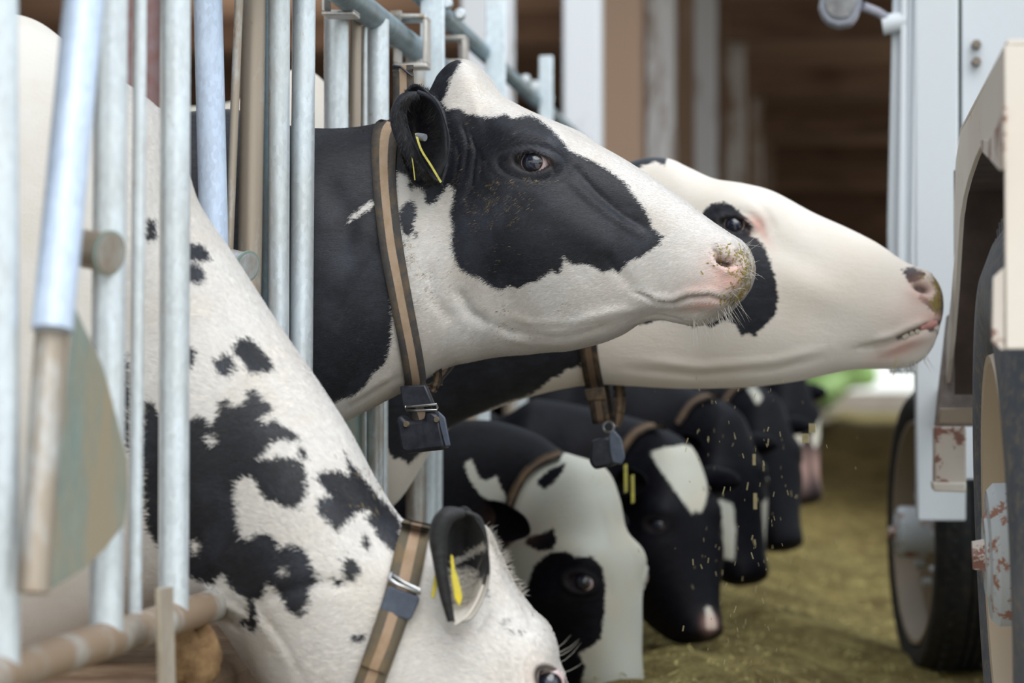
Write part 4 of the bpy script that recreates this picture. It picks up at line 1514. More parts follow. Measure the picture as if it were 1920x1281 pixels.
for (x, y) in [(762, 796), (819, 787)]:
    MB().lathe([(0, .003), (.004, .003), (.005, 0), (.005, -.006)], A.pt(x, y, .089), A.rows[-6, 9:12], 14).build('rivet', M_STRAP_DIRTY, tp)
A.strap('far_strap', [(822, 690), (818, 720), (812, 735)], [14, 18, 12], M_STRAP_DK, cl, free=-1, mirror=False, n=10, off=-.03)
# ear tags
for (pts, th, l0, l1, nm) in [([(780, 250), (785, 268), (792, 285), (808, 310), (827, 342)], 8.0, la + .012, la + .020, 'ear_tag'), ([(771, 289), (774, 305), (778, 338)], 4.0, la + .0, la + .006, 'ear_tag')]:
    nrm = A.rows[-6, 9:12]
    P = cr(np.array(pts, float), np.linspace(0, len(pts) - 1, 14))
    V = []; Fc = []
    for i, p in enumerate(P):
        a = P[max(i - 1, 0)]; b = P[min(i + 1, 13)]
        d = (b - a) / np.linalg.norm(b - a); e = np.array([d[1], -d[0]])
        wd = (.006 + .016 * min(1, i / 5))
        for (s1, s2) in ((-1, 0), (1, 0), (1, 1), (-1, 1)):
            V.append(A.pt(*(p + e * s1 * th / 4), (l0 + s2 * wd)))
    for i in range(13):
        for j in range(4):
            a = i * 4 + j; b = i * 4 + (j + 1) % 4
            Fc.append((a, b, b + 4, a + 4))
    Fc += [(3, 2, 1, 0), (52, 53, 54, 55)]
    tgo = mesh_obj(nm, V, Fc, M_YEL2, ra, False)
    if th > 5:
        MB().tube([A.pt(783, 256, la + .016), A.pt(797, 258, la + .020)], .0058, 16).build('pin', mat_noise('pin_grey', (.16, .17, .2), (.25, .25, .27), 60, .5), tgo)
# whiskers and lashes
sp = []
for i in range(70):
    t = rng.rand(); x = 1290 + 95 * t; y = 604 - 42 * t ** 2 + rng.randn() * 6
    h = A.hit(x, y)
    if h is None: continue
    sp.append((h[0], h[1] * .5 + np.array([.3 + rng.randn() * .35, 0, -.9]), .018 + .022 * rng.rand(), .004))
for i in range(24):
    x = 1372 + 34 * rng.rand(); y = 450 + 100 * rng.rand()
    h = A.hit(x, y)
    if h is None: continue
    sp.append((h[0], h[1] * .5 + np.array([.7, 0, rng.randn() * .6]), .010 + .022 * rng.rand(), .002))
A.hairs('whiskers', sp, M_HAIRW, ra, .00028)
sp = []
for i in range(26):
    t = i / 25; x = 970 + 52 * t; y = 292 - 12 * math.sin(math.pi * t)
    h = A.hit(x, y)
    if h is None: continue
    sp.append((h[0], h[1] * 1.0 + np.array([-.3 + .5 * t, 0, -.15]), .010, .003))
A.hairs('eyelashes', sp, M_HAIRB, ra, .0003)
sp = []
for i in range(420):
    t = 2 * math.pi * rng.rand(); r = .55 + .4 * rng.rand()
    x = 789 + 44 * r * math.cos(t); y = 256 + 90 * r * math.sin(t)
    h = A.hit(x, y)
    sp.append((A.pt(x, y, la - .060 * (1 - r ** 2.2)), np.array([-.8 * math.cos(t), -.55, .7 * math.sin(t)]) + rng.randn(3) * .25, .010 + .012 * rng.rand(), .004))
for i in range(900):
    t = 2 * math.pi * rng.rand()
    x = 789 + 46 * math.cos(t) * (1 + .1 * math.cos(t)); y = 256 + 94 * math.sin(t)
    c6, s6 = math.cos(math.radians(-6)), math.sin(math.radians(-6))
    x, y = 789 + (x - 789) * c6 - (y - 256) * s6, 256 + (x - 789) * s6 + (y - 256) * c6
    sp.append((A.pt(x, y, la - .006 + .010 * rng.rand() + .008 * (x < 770)), np.array([.8 * math.cos(t), -.15, -.8 * math.sin(t)]) + rng.randn(3) * .5, .004 + .006 * rng.rand(), .002))
for i in range(1100):
    t = rng.rand() * 6; q = cr(np.array([(783, 176), (757, 188), (747, 220), (758, 262), (778, 300), (802, 330), (826, 344)], float), np.array([t]))[0]
    w_ = np.interp(t, range(7), [10, 26, 32, 32, 26, 18, 6]) / 2
    u = (rng.rand() * 2 - 1) * .95
    sp.append((A.pt(q[0] + u * w_, q[1], la + .004 + math.sqrt(1 - u * u) * w_ / A.scale), np.array([.25 * u, -.55, -.8]) + rng.randn(3) * .3, .005 + .005 * rng.rand(), .002))
A.hairs('ear_hair', sp, M_HAIRB, ra, .0003)

cm = MB()
for i in range(170):
    k = rng.rand()
    if k < .55: x, y = 1396 + rng.randn() * 7, 470 + 100 * rng.rand(); x -= abs(y - 505) * .12
    elif k < .8: x, y = 1362 + rng.randn() * 16, 482 + rng.randn() * 14
    else: x, y = 1368 + rng.randn() * 10, 560 + rng.randn() * 10
    h = A.hit(x, y)
    if h is None: continue
    q = rng.randn(3); q /= np.linalg.norm(q); e = np.cross(q, h[1]); e /= np.linalg.norm(e) + 1e-9
    cm.box(h[0] + h[1] * .0008, (.002 + .004 * rng.rand(), .0008, .0012 + .0012 * rng.rand()), [e, h[1], np.cross(e, h[1])])
o = cm.build('stuck_feed', mat_noise('stuck_feed', (.30, .22, .06), (.42, .36, .12), 200, .8, bump=0), ra, False); o['kind'] = 'stuff'

# ---- spotted cow in front, neck lowered
NB = [(300, 225), (365, 385)]
B = Cow('white cow with black blotches lowering its neck and head in the foreground, dirty striped collar', (-.55, 3.20), -9, 2, [
    ((30, 28), (20, 1290), .24, 0, .95, 0),
    ((125, 80), (90, 1240), .22, 0, .95, 0),
    ((225, 150), (170, 1200), .19, 0, .95, 0),
    ((305, 222), (240, 1165), .16, 0, .95, 0),
    ((358, 365), (300, 1142), .135, 0, .95, 0),
    ((430, 475), (345, 1136), .125, 0, .95, 0),
    ((515, 605), (385, 1150), .115, 0, .95, 0),
    ((590, 712), (415, 1172), .108, 0, .95, .2),
    ((650, 805), (440, 1205), .103, 0, .95, .4),
    ((705, 905), (470, 1250), .100, 0, .93, .6),
    ((757, 978), (510, 1305), .098, 0, .9, .8),
    ((815, 998), (560, 1365), .095, -.05, .9, 1),
    ((870, 985), (625, 1415), .090, -.15, .9, 1),
    ((912, 990), (690, 1450), .088, -.15, .9, 1),
    ((938, 1040), (735, 1478), .095, 0, .85, 1),
    ((966, 1098), (780, 1500), .103, .08, .8, 1),
    ((1003, 1150), (825, 1522), .108, .15, .77, 1),
    ((1035, 1205), (865, 1540), .108, .18, .74, 1),
    ((1058, 1270), (905, 1560), .098, .16, .75, 1),
    ((1085, 1350), (950, 1585), .084, .12, .78, 1),
    ((1115, 1430), (1005, 1612), .070, .1, .82, 1),
    ((1145, 1510), (1060, 1640), .058, .05, .84, 1),
    ((1172, 1575), (1105, 1662), .055, 0, .84, 1),
    ((1185, 1620), (1140, 1668), .042, 0, .9, 1),
    ((1180, 1650), (1160, 1665), .02, 0, 1, 1),
], [(.16, 1.24, .40, .25), (.5, 1.30, .36, .27), (.9, 1.28, .34, .28), (1.3, 1.30, .42, .26), (1.6, 1.29, .56, .20), (1.72, 1.2, .8, .10), (1.76, 1.1, .9, .03)], res=3.0, nv=200)
B.bumps([(1000, 1210, 45, 60, 60, .012), (1022, 1275, 40, 30, 60, -.005), (870, 1180, 45, 60, 0, .006), (905, 1150, 30, 50, 40, -.005), (840, 1350, 110, 90, 40, .010), (560, 900, 90, 150, -30, .006), (480, 1120, 60, 60, -30, -.004)])
B.strokes([([(430, 1190), (500, 1120), (600, 1090), (700, 1100)], 14, -.003), ([(440, 1100), (500, 1180), (560, 1260)], 12, .0016), ([(470, 1120), (530, 1200), (580, 1290)], 9, -.0016),
           ([(815, 1165), (850, 1190), (895, 1180), (925, 1140)], 7, -.004), ([(380, 1090), (420, 1130), (470, 1160)], 8, .004), ([(365, 1110), (410, 1150), (455, 1190)], 7, -.003),
           ([(940, 1060), (985, 1130), (1010, 1190)], 9, -.003), ([(400, 520), (470, 640), (560, 760)], 24, -.004), ([(590, 860), (680, 960), (740, 1080)], 20, -.004)])
B.eye(1030, 1283, 32, 18, 58, .010, r=.022, lid=.004)
B.paint(black=[
    [(357, 790), (372, 780), (388, 784), (398, 800), (410, 782), (414, 760), (428, 748), (440, 763), (465, 755), (472, 732), (485, 729), (497, 748), (516, 766), (508, 776), (492, 786), (500, 798), (515, 786), (530, 800), (552, 812), (568, 828), (550, 832), (528, 828), (508, 838), (500, 850), (490, 864), (508, 866), (525, 858), (548, 864), (570, 872), (577, 900), (578, 930), (562, 955), (540, 956), (518, 944), (497, 938), (484, 908), (470, 896), (452, 900), (442, 918), (446, 945), (448, 975), (456, 1010), (466, 1014), (482, 1004), (502, 1001), (518, 1014), (530, 1030), (545, 1022), (566, 1026), (582, 1045), (592, 1075), (607, 1092), (586, 1102), (582, 1130), (572, 1160), (548, 1152), (530, 1120), (515, 1096), (502, 1102), (496, 1126), (472, 1129), (440, 1112), (425, 1086), (405, 1104), (380, 1097), (357, 1082), (320, 1060), (283, 1000), (274, 940), (270, 860), (272, 790), (276, 752), (290, 758), (300, 780), (330, 790)],
    [(438, 648), (455, 638), (475, 640), (495, 660), (512, 680), (516, 696), (492, 704), (465, 701), (460, 684), (440, 665)], [(404, 678), (418, 670), (434, 672), (446, 690), (430, 710), (410, 704)],
    [(345, 462), (375, 459), (390, 472), (398, 490), (380, 494), (345, 488)], [(345, 494), (378, 500), (390, 520), (381, 537), (345, 530)],
    [(275, 415), (290, 410), (298, 450), (278, 456)], [(345, 645), (372, 658), (364, 690), (340, 690)],
    [(470, 1128), (481, 1135), (488, 1165), (484, 1188), (474, 1192), (465, 1176), (455, 1180), (450, 1172), (468, 1160)],
    [(648, 852), (668, 882), (702, 922), (740, 965), (756, 985), (752, 1042), (736, 1037), (716, 1015), (702, 992), (686, 976), (698, 966), (690, 957), (672, 966), (652, 985), (635, 1001), (616, 982), (600, 962), (600, 940), (624, 934), (610, 922), (604, 908), (594, 902), (608, 886), (640, 887), (658, 896), (654, 872)],
    [(683, 1010), (693, 1008), (698, 1025), (690, 1036), (682, 1028)], [(646, 1056), (660, 1048), (676, 1063), (683, 1075), (666, 1090), (648, 1088)], [(624, 1082), (640, 1090), (651, 1098), (634, 1101)],
    [(658, 1192), (688, 1190), (687, 1203), (664, 1203)], [(560, 848), (575, 845), (580, 862), (566, 864)],
    [(954, 1167), (960, 1163), (961, 1168), (956, 1171)], [(962, 1187), (967, 1185), (968, 1190), (963, 1191)], [(976, 1188), (983, 1187), (982, 1194), (976, 1194)], [(946, 1175), (950, 1174), (950, 1179), (946, 1179)],
    [(910, 1095), (915, 1095), (918, 1120), (913, 1125)], [(240, 660), (246, 690), (244, 850), (232, 830), (232, 690)],
], white=[[(388, 818), (400, 812), (410, 826), (402, 836), (390, 830)], [(358, 1018), (370, 1012), (380, 1030), (368, 1042)], [(525, 1066), (540, 1064), (542, 1076), (530, 1078)], [(405, 1090), (425, 1080), (432, 1098), (415, 1108)]],
    pink=[(1030, 1283, 46, 36, 50, .55), (850, 1195, 60, 10, -10, .25), (420, 1160, 60, 30, 40, .15)],
    dirt=[(460, 430, 30, 80, -30, .25), (700, 930, 60, 60, 0, .30), (1000, 1110, 30, 70, -20, .25)])
def _es(px, py, layer):
    if layer: return .03
    q = np.array([[px, py]], float)
    a = poly_sd(q, [(846, 1054), (878, 1034), (908, 1018), (912, 1030), (885, 1043), (852, 1062)])[0]
    b = (py - (1112 - (px - 845) * .45)) * .8
    return -max(a, b) / 1400.0


MO = (-.10, .03, -.10)
lb = B.ear(868, 1062, 44, 106, 2, .080, .055, sdf=_es, moff=MO)
B.roll_band([(872, 962), (838, 968), (822, 1000), (824, 1050), (834, 1110), (846, 1165)], [14, 34, 36, 26, 22, 14], lb + .006, sd=.03, moff=MO)
B.roll_band([(870, 960), (898, 972), (911, 1005), (914, 1050), (905, 1100), (880, 1150), (850, 1172)], [8, 8, 6, 5, 5, 6, 6], lb + .002, moff=MO, sd=lambda x, y: .03 if y < 1095 else -.02)
cow_legs(B, 3.24, -1.42)
rb = B.build(M_COAT0)
fur(B, 'coat_hair', 90000, .009, .0007, M_FUR, back=(-.6, 0, .25), lift=.3, region=lambda p: p[..., 0] > 240)
cb = B.strap('collar', [(779, 990), (770, 1030), (756, 1090), (738, 1150), (712, 1225), (685, 1300), (640, 1400)], [56, 58, 58, 56, 56, 54, 50], M_STRAP_DIRTY, rb, off=.006)
B.strap('collar_overlap', [(735, 1150), (716, 1210), (700, 1252)], [52, 52, 50], M_STRAP_DIRTY, cb, off=.011, mirror=False, n=30)
hb_ = B.hit(752, 1128); lv = np.dot(hb_[0] - B.piv, B.rows[-6, 9:12])
B.flat_px('buckle', [(727, 1100), (734, 1098), (785, 1118), (787, 1124), (772, 1158), (766, 1162), (718, 1146), (713, 1140)], lv + .002, .016, M_BUCKLE, cb, .003)
rp = [B.pt(x, y, lv + l) for x, y, l in [(733, 1076, .006), (730, 1086, .014), (745, 1096, .018), (770, 1106, .018), (787, 1112, .012), (786, 1106, .008), (760, 1094, .006), (738, 1080, .004), (733, 1076, .006)]]
MB().tube(rp, .0026, 10).build('ring', M_STEEL, cb)
for (poly, l) in [([(845, 1040), (849, 1042), (853, 1068), (858, 1080), (867, 1118), (862, 1138), (852, 1122), (846, 1080)], lb + .022), ([(824, 1056), (823, 1085), (815, 1122), (808, 1121), (814, 1080), (819, 1062)], lb - .010)]:
    B.flat_px('ear_tag', poly, l, .004, M_YEL, rb, .001)
sp = []
for i in range(160):
    t = rng.rand(); x = 905 + 70 * t + rng.randn() * 4; y = 988 + 125 * t
    h = B.hit(x, y + 6)
    if h is None: continue
    sp.append((h[0], h[1] * .4 + np.array([.6 + rng.randn() * .3, 0, .5 + rng.randn() * .4]), .008 + .012 * rng.rand(), .002))
for (x, y) in [(1032, 1220), (1040, 1232), (1046, 1245), (1052, 1262), (1036, 1226)]:
    h = B.hit(x, y)
    if h is not None: sp.append((h[0], np.array([.8, -.2, .1 + .3 * rng.rand()]), .028 + .012 * rng.rand(), -.016))
for i in range(420):
    x = 848 + 58 * rng.rand(); y = 1070 + 70 * rng.rand()
    sp.append((B.pt(x, y, lb - .03), np.array([-.4, -.7, .2]) + rng.randn(3) * .3, .015 + .02 * rng.rand(), .006))
B.hairs('long_hairs', sp, M_HAIRW, rb, .0003)

# ---- second reaching cow, white face with black eye patch
C = Cow('cream-white faced cow with a black eye patch reaching past the big cow towards the wagon', (-.45, 4.45), 3, 4, [
    ((560, 130), (560, 1040), .19, 0, .95, 0),
    ((640, 200), (650, 990), .15, 0, .95, 0),
    ((740, 330), (740, 945), .13, 0, .95, 0),
    ((840, 370), (830, 815), .112, 0, .95, 0),
    ((940, 350), (930, 766), .102, 0, .95, .3),
    ((1040, 335), (1030, 735), .096, 0, .95, .6),
    ((1120, 325), (1110, 722), .092, 0, .9, .8),
    ((1170, 308), (1180, 724), .088, -.1, .9, 1),
    ((1212, 296), (1230, 727), .088, -.15, .9, 1),
    ((1255, 298), (1275, 729), .094, -.05, .86, 1),
    ((1295, 316), (1315, 729), .102, .08, .82, 1),
    ((1345, 338), (1360, 728), .110, .15, .78, 1),
    ((1400, 347), (1408, 726), .112, .18, .75, 1),
    ((1453, 361), (1455, 721), .104, .16, .75, 1),
    ((1525, 399), (1502, 714), .092, .12, .78, 1),
    ((1590, 428), (1550, 703), .078, .1, .82, 1),
    ((1645, 456), (1597, 694), .065, .06, .84, 1),
    ((1692, 488), (1636, 692), .058, .02, .84, 1),
    ((1728, 505), (1672, 692), .056, 0, .84, 1),
    ((1752, 522), (1706, 688), .052, -.03, .85, 1),
    ((1766, 548), (1733, 672), .044, 0, .88, 1),
    ((1768, 580), (1750, 650), .034, 0, .9, 1),
    ((1762, 605), (1756, 634), .018, 0, 1, 1),
], TRUNK(1.30), res=2.6, nv=180)
C.bumps([(1375, 385, 70, 34, 15, .014), (1425, 395, 34, 26, 20, .008), (1385, 425, 40, 26, 0, -.005), (1340, 560, 90, 80, 15, .008), (1300, 500, 60, 80, 0, .004),
         (1520, 540, 90, 34, 25, .005), (1480, 470, 70, 24, 28, -.004), (1560, 600, 80, 50, 10, -.004), (1700, 590, 55, 42, 20, .006), (1728, 540, 30, 26, 0, .006),
         (1690, 660, 60, 22, -10, -.006), (1630, 665, 40, 20, 0, -.005)])
C.strokes([([(1600, 655), (1640, 650), (1675, 640), (1705, 625), (1735, 612), (1762, 606)], 5.5, -.009), ([(1630, 640), (1675, 628), (1705, 614), (1745, 598)], 8, .004), ([(1640, 668), (1680, 652), (1715, 638), (1752, 628)], 8, .003),
           ([(1150, 690), (1300, 705), (1450, 695), (1560, 668)], 8, -.003), ([(1180, 672), (1320, 688), (1450, 676), (1560, 650)], 8, .0025), ([(1405, 360), (1440, 400), (1455, 440)], 8, -.003),
           ([(1698, 520), (1712, 512), (1735, 512), (1752, 524)], 7, .004)])
g = C.gauss(1730, 538, 22, 10, 20)
m = np.clip(g * 1.4, 0, 1) ** 1.5
C.push(-.018 * m * smooth01(np.abs(C.st.ravel()) * 4)); C.normals(); C.side_px()
C.dark0 = np.clip(m * 1.5 - .4, 0, 1) * .8
d, _ = line_dist(C.Q, [(1684, 634), (1705, 625), (1735, 612), (1764, 605)])
C.dark0 = np.clip(C.dark0 + .9 * np.exp(-(d / 4.0) ** 2), 0, 1)
C.eye(1376, 421, 27, 12, 8, .009, r=.0215, lid=.004)
C.side_px(); C.normals()
C.paint(black=[
    [(1313, 401), (1332, 384), (1348, 378), (1366, 381), (1381, 391), (1398, 408), (1408, 424), (1406, 440), (1420, 447), (1432, 460), (1443, 486), (1452, 515), (1460, 556), (1455, 590), (1440, 604), (1431, 614), (1414, 631), (1402, 626), (1390, 631), (1385, 618), (1368, 603), (1356, 602), (1332, 614), (1315, 608), (1299, 614), (1282, 604), (1265, 604), (1245, 600), (1224, 604), (1198, 610), (1190, 590), (1270, 540), (1300, 470), (1316, 430)],
    [(1170, 312), (1180, 290), (1220, 288), (1252, 296), (1246, 309), (1230, 303), (1215, 307), (1195, 316), (1180, 322)],
    [(650, 60), (1100, 200), (1150, 300), (1100, 600), (1090, 688), (1064, 692), (1050, 706), (1035, 708), (1015, 728), (985, 745), (960, 752), (925, 765), (895, 778), (872, 790), (850, 802), (822, 815), (800, 838), (788, 851), (766, 872), (752, 860), (740, 862), (730, 850), (722, 830), (700, 900), (650, 960)],
    [(1690, 505), (1712, 500), (1735, 512), (1730, 522), (1722, 530), (1704, 530)], [(1744, 500), (1765, 515), (1772, 545), (1770, 610), (1752, 606), (1750, 585), (1735, 572), (1722, 560), (1728, 552), (1748, 566), (1756, 548), (1752, 525)],
    [(1700, 690), (1735, 672), (1758, 640), (1758, 620), (1770, 640), (1720, 705)], [(1738, 612), (1750, 610), (1756, 622), (1740, 622)],
], pink=[(1420, 420, 16, 16, 20, .8), (1430, 435, 30, 8, 60, .6), (1400, 415, 12, 6, 0, .5), (1730, 545, 30, 26, 20, .7), (1690, 655, 50, 14, -22, .9), (1710, 590, 50, 36, 0, .35), (1750, 595, 24, 10, 0, .6)],
    dirt=[(1760, 550, 12, 60, 0, .8), (1730, 520, 30, 12, 20, .7), (1745, 570, 18, 18, 0, .6)])
rc = C.build(M_COAT2)
for (cx_, cy_, l) in [(1745, 612, .036), (1718, 622, .038), (1706, 628, .04)]:
    pass
tt = MB()
for x, y, q in [(1700, 629, 4.5), (1710, 625, 5), (1720, 622, 4.5), (1696, 632, 3.5)]:
    hh = C.hit(x, y)
    tt.lathe([(0, -.004), (.0045, -.003), (.0050, .0), (.004, .004), (0, .005)], hh[0], C.rows[-6, 9:12], 12)
tt.build('teeth', mat_noise('teeth', (.62, .58, .48), (.5, .42, .32), 60, .4), rc)
V = []
MB().tube([C.pt(1715, 622, .03), C.hit(1730, 614)[0], C.hit(1745, 609)[0], C.hit(1757, 605)[0]], [.003, .007, .0085, .005], 18, flat=.8).build('tongue', mat_noise('tongue', (.62, .30, .27), (.5, .22, .2), 60, .35), rc)
cc = C.strap('collar', [(1105, 560), (1103, 640), (1110, 690), (1119, 740), (1127, 790)], [36, 34, 34, 34, 32], M_STRAP_DK, rc, off=.006, free=2.6, mirror=True, n=40)
C.flat_px('collar_keeper', [(1096, 730), (1134, 726), (1138, 750), (1101, 754)], .06, .012, M_STRAP_DK, cc, .003)
C.strap('far_strap', [(1160, 722), (1163, 760), (1156, 800)], [22, 22, 16], M_STRAP_DK, cc, free=-1, mirror=False, n=12, off=-.05)
MB().lathe([(.010, -.002), (.012, 0), (.010, .002), (.008, 0)], C.pt(1141, 801, .05), (.3, -1, .2), 20, closed=True).build('ring', M_STEEL, cc)
tpc = C.flat_px('transponder', [(1114, 826), (1140, 818), (1160, 818), (1164, 868), (1150, 874), (1120, 880), (1110, 865)], .02, .04, M_BLACKP, cc, .006)
C.flat_px('transponder_face', [(1142, 815), (1152, 806), (1166, 822), (1173, 858), (1166, 872), (1148, 868), (1143, 845)], .058, .006, M_BUCKLE, tpc, .003)
sp = []
for (x, y) in [(1400, 415), (1405, 420), (1410, 430), (1396, 412)]:
    h = C.hit(x, y)
    if h is not None: sp.append((h[0], np.array([.5, -.6, -.2]), .02, .004))
for x in (1468, 1474, 1480):
    h = C.hit(x, 400)
    if h is not None: sp.append((h[0] + np.array([0, .05, .01]), np.array([.1, 0, 1.0]), .02, 0))
for i in range(30):
    x = 1690 + 70 * rng.rand(); h = C.hit(x, 684 - (x - 1690) * .35)
    if h is not None: sp.append((h[0], np.array([.3 + rng.randn() * .3, -.2, -1]), .012 + .02 * rng.rand(), .002))
C.hairs('whiskers', sp, M_HAIRW, rc, .0004)
# straw hanging on the lip
a = C.pt(1682, 668, .05)
MB().tube([a, C.pt(1678, 690, .055), C.pt(1674, 710, .055)], [.0022, .0024, .0012], 6, flat=.4).build('straw_blade', M_STRAW, rc)

# ---- lowered heads farther down the row
D = Cow('white-faced cow with a black eye patch, head lowered into the feed behind the spotted cow', (-.60, 5.00), 33, 4, [
    ((760, 800), (770, 1190), .15, 0, .95, 0),
    ((850, 790), (830, 1150), .13, 0, .95, 0),
    ((930, 790), (872, 1130), .118, 0, .95, .2),
    ((1000, 812), (905, 1128), .108, 0, .93, .5),
    ((1052, 846), (925, 1138), .098, -.1, .9, .8),
    ((1112, 872), (940, 1155), .096, .05, .66, 1),
    ((1136, 925), (955, 1180), .100, .1, .66, 1),
    ((1150, 990), (972, 1212), .110, .1, .8, 1),
    ((1168, 1055), (995, 1245), .124, .26, .62, 1),
    ((1174, 1125), (1018, 1280), .098, .16, .72, 1),
    ((1178, 1195), (1048, 1310), .088, .12, .78, 1),
    ((1188, 1260), (1082, 1340), .074, .08, .82, 1),
    ((1200, 1315), (1118, 1368), .064, .04, .84, 1),
    ((1208, 1355), (1148, 1385), .060, 0, .84, 1),
    ((1196, 1384), (1168, 1395), .040, 0, .9, 1),
], TRUNK(1.34), res=3.5, nv=150)
D.iris_k = .78
D.bumps([(1085, 1040, 50, 30, 0, .012), (1080, 1090, 34, 30, 0, -.006), (1010, 1170, 60, 60, 40, .008), (1120, 1180, 30, 60, 0, .004), (1150, 980, 20, 60, -10, -.006)])
D.strokes([([(1130, 950), (1150, 1040), (1140, 1130)], 9, -.004)])
D.eye(1086, 1092, 23, 14, 12, .008, r=.021, lid=.004)
D.paint(black=[
    [(985, 1108), (1000, 1062), (1030, 1036), (1062, 1034), (1080, 1044), (1110, 1044), (1130, 1066), (1136, 1100), (1133, 1150), (1126, 1198), (1108, 1213), (1086, 1226), (1096, 1250), (1090, 1290), (1060, 1400), (930, 1400), (955, 1230), (975, 1140)],
    [(984, 1010), (1000, 1004), (1020, 1000), (1038, 988), (1044, 1015), (1036, 1030), (1012, 1034), (986, 1022)],
    [(1004, 905), (1030, 880), (1060, 868), (1056, 884), (1036, 908), (1020, 918)],
    [(-3000, -600), (1060, 600), (1058, 850), (1045, 862), (1010, 872), (985, 890), (962, 920), (954, 940), (942, 920), (930, 892), (912, 902), (900, 898), (884, 862), (870, 868), (880, 900), (905, 932), (940, 945), (962, 950), (975, 962), (985, 1000), (960, 1018), (944, 1030), (950, 1060), (935, 1085), (920, 1200), (-3000, 1500)],
], pink=[(960, 985, 40, 30, 0, .3)], dirt=[(1120, 900, 50, 40, 0, .5), (990, 940, 40, 30, 0, .4)], far_white=True)
def _ed(px, py, layer): return .03


D.ear(930, 978, 58, 36, 14, .05, .03, sdf=_ed)
cow_legs(D, 5.05)
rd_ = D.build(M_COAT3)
D.strap('collar', [(1052, 858), (1018, 868), (985, 890), (964, 925), (952, 960)], [16, 18, 20, 22, 22], M_STRAP_DK, rd_, off=.008, mirror=False, n=40)
for x, y in ((1171, 872), (1184, 892)):
    D.flat_px('ear_tag', [(x, y), (x + 5, y - 2), (x + 6, y + 50), (x + 1, y + 53)], -.10, .003, M_YEL2, rd_, .001)

E = Cow('mostly black cow with a white forehead triangle, head lowered in the shade of the row', (-.48, 5.65), 48, 4, [
    ((900, 745), (900, 1090), .15, 0, .95, 0),
    ((1010, 748), (1000, 1075), .13, 0, .95, 0),
    ((1110, 765), (1075, 1060), .118, 0, .95, .3),
    ((1190, 785), (1125, 1060), .106, 0, .93, .6),
    ((1245, 806), (1158, 1070), .095, -.05, .9, .9),
    ((1278, 832), (1180, 1085), .092, 0, .88, 1),
    ((1292, 880), (1195, 1108), .100, .05, .84, 1),
    ((1302, 935), (1208, 1132), .108, .12, .8, 1),
    ((1308, 990), (1222, 1155), .108, .16, .77, 1),
    ((1312, 1045), (1238, 1176), .094, .14, .78, 1),
    ((1318, 1092), (1256, 1192), .078, .1, .8, 1),
    ((1325, 1130), (1274, 1204), .066, .05, .84, 1),
    ((1332, 1158), (1292, 1208), .058, 0, .84, 1),
    ((1334, 1180), (1310, 1206), .046, 0, .88, 1),
    ((1328, 1196), (1318, 1204), .02, 0, 1, 1),
], TRUNK(1.34), res=4, nv=110)
E.iris_k = .7
E.bumps([(1240, 960, 34, 24, 0, .012), (1225, 990, 24, 20, 0, -.006), (1200, 1060, 50, 50, 30, .006)])
E.eye(1228, 985, 17, 10, 10, .006, r=.020, lid=.003)
E.paint(black=[[(-4000, -900), (3000, -900), (3000, 2500), (-4000, 2500)]],
        white=[[(1218, 848), (1250, 838), (1285, 834), (1300, 850), (1312, 880), (1318, 905), (1310, 945), (1300, 968), (1284, 945), (1262, 915), (1240, 885)], [(1304, 826), (1325, 822), (1340, 840), (1335, 868), (1318, 866)], [(1322, 1140), (1350, 1120), (1350, 1185), (1325, 1180)], [(1330, 960), (1345, 955), (1345, 1010), (1333, 1015)]],
        pink=[(1332, 1168, 14, 18, 0, .6)])
E.ear(1180, 905, 30, 26, 0, .04, .03)
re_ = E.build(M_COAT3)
E.strap('collar', [(1245, 800), (1215, 805), (1185, 822), (1160, 860)], [14, 16, 18, 18], M_STRAP_DK, re_, off=.008, mirror=False, n=30)


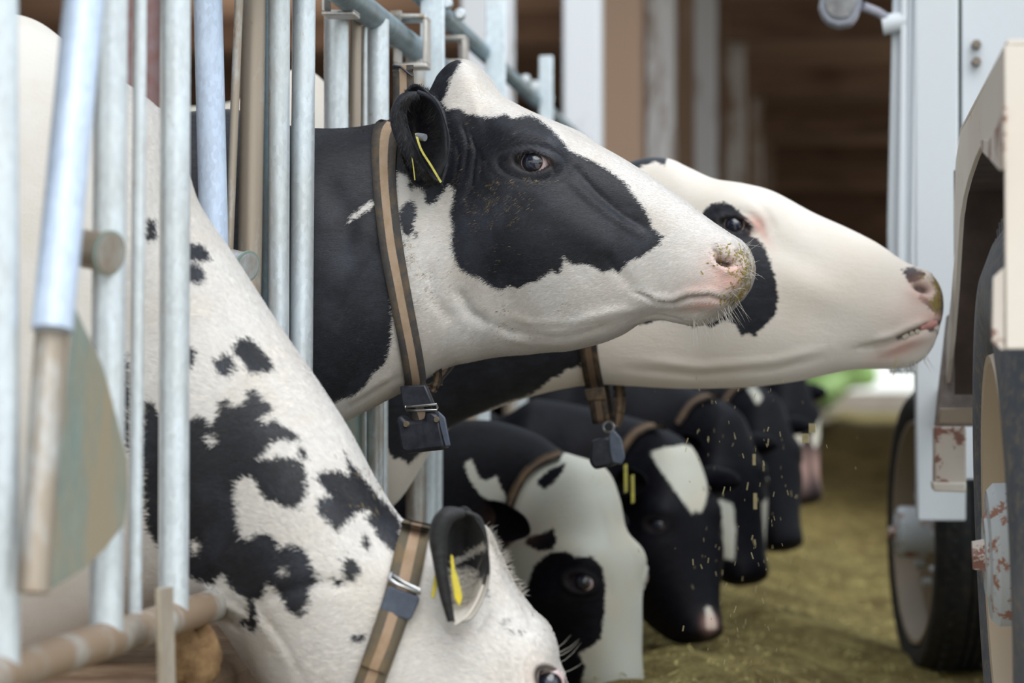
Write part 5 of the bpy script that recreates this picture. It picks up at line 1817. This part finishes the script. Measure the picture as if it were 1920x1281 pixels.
def far_cow(label, pivot, dx, dy, sc, cx0, cy0, whites, pinks, eye=True):
    f = lambda x, y: (cx0 + (x - 1228) * sc + dx, cy0 + (y - 985) * sc + dy)
    S = []
    for (T, Bq, W, k, p, h) in [
        ((900, 700), (900, 1060), .15, 0, .95, 0), ((1010, 725), (1000, 1060), .13, 0, .95, 0), ((1110, 755), (1075, 1055), .118, 0, .95, .3), ((1190, 782), (1125, 1060), .106, 0, .93, .6),
        ((1245, 806), (1158, 1070), .095, -.05, .9, .9), ((1278, 832), (1180, 1085), .092, 0, .88, 1), ((1292, 880), (1195, 1108), .100, .05, .84, 1), ((1302, 935), (1208, 1132), .108, .12, .8, 1),
        ((1308, 990), (1222, 1155), .108, .16, .77, 1), ((1312, 1045), (1238, 1176), .094, .14, .78, 1), ((1318, 1092), (1256, 1192), .078, .1, .8, 1), ((1325, 1130), (1274, 1204), .066, .05, .84, 1),
        ((1332, 1158), (1292, 1208), .058, 0, .84, 1), ((1334, 1180), (1310, 1206), .046, 0, .88, 1), ((1328, 1196), (1318, 1204), .02, 0, 1, 1)]:
        S.append((f(*T), f(*Bq), W, k, p, h))
    c = Cow(label, pivot, 42, 4, S, TRUNK(1.34), res=4, nv=90)
    c.iris_k = .7
    ex, ey = f(1228, 985)
    c.bumps([(*f(1240, 960), 30 * sc, 22 * sc, 0, .012), (*f(1200, 1060), 46 * sc, 46 * sc, 30, .006)])
    if eye: c.eye(ex, ey, 15 * sc, 9 * sc, 10, .006, r=.020, lid=.003)
    c.paint(black=[[(-4000, -900), (3000, -900), (3000, 2500), (-4000, 2500)]], white=whites, pink=pinks)
    c.ear(*f(1180, 905), 28 * sc, 24 * sc, 0, .04, .03)
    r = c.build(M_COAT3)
    c.strap('collar', [f(1245, 800), f(1215, 805), f(1185, 822), f(1160, 860)], 14, M_STRAP_DK, r, off=.008, mirror=False, n=24)
    return c


far_cow('black cow with a white streak down its face, just behind the forehead-triangle cow', (-.42, 6.30), 0, 0, .87, 1332, 905,
        [[(1345, 935), (1374, 945), (1380, 1000), (1376, 1052), (1345, 1046), (1356, 1000)], [(1322, 975), (1336, 972), (1338, 1012), (1325, 1020)]], [])
far_cow('dark cow with grey-white nose streak, sixth head along the row', (-.36, 6.95), 0, 0, .78, 1408, 862,
        [[(1400, 700), (1430, 745), (1420, 760), (1395, 720)]], [])
far_cow('farthest dark cow, blurred, pinkish-grey muzzle beside the feed', (-.30, 8.12), 0, 0, .70, 1455, 792,
        [[(1462, 782), (1480, 790), (1506, 822), (1500, 842), (1482, 832), (1468, 808)]], [(1498, 880, 22, 36, 0, .5)])
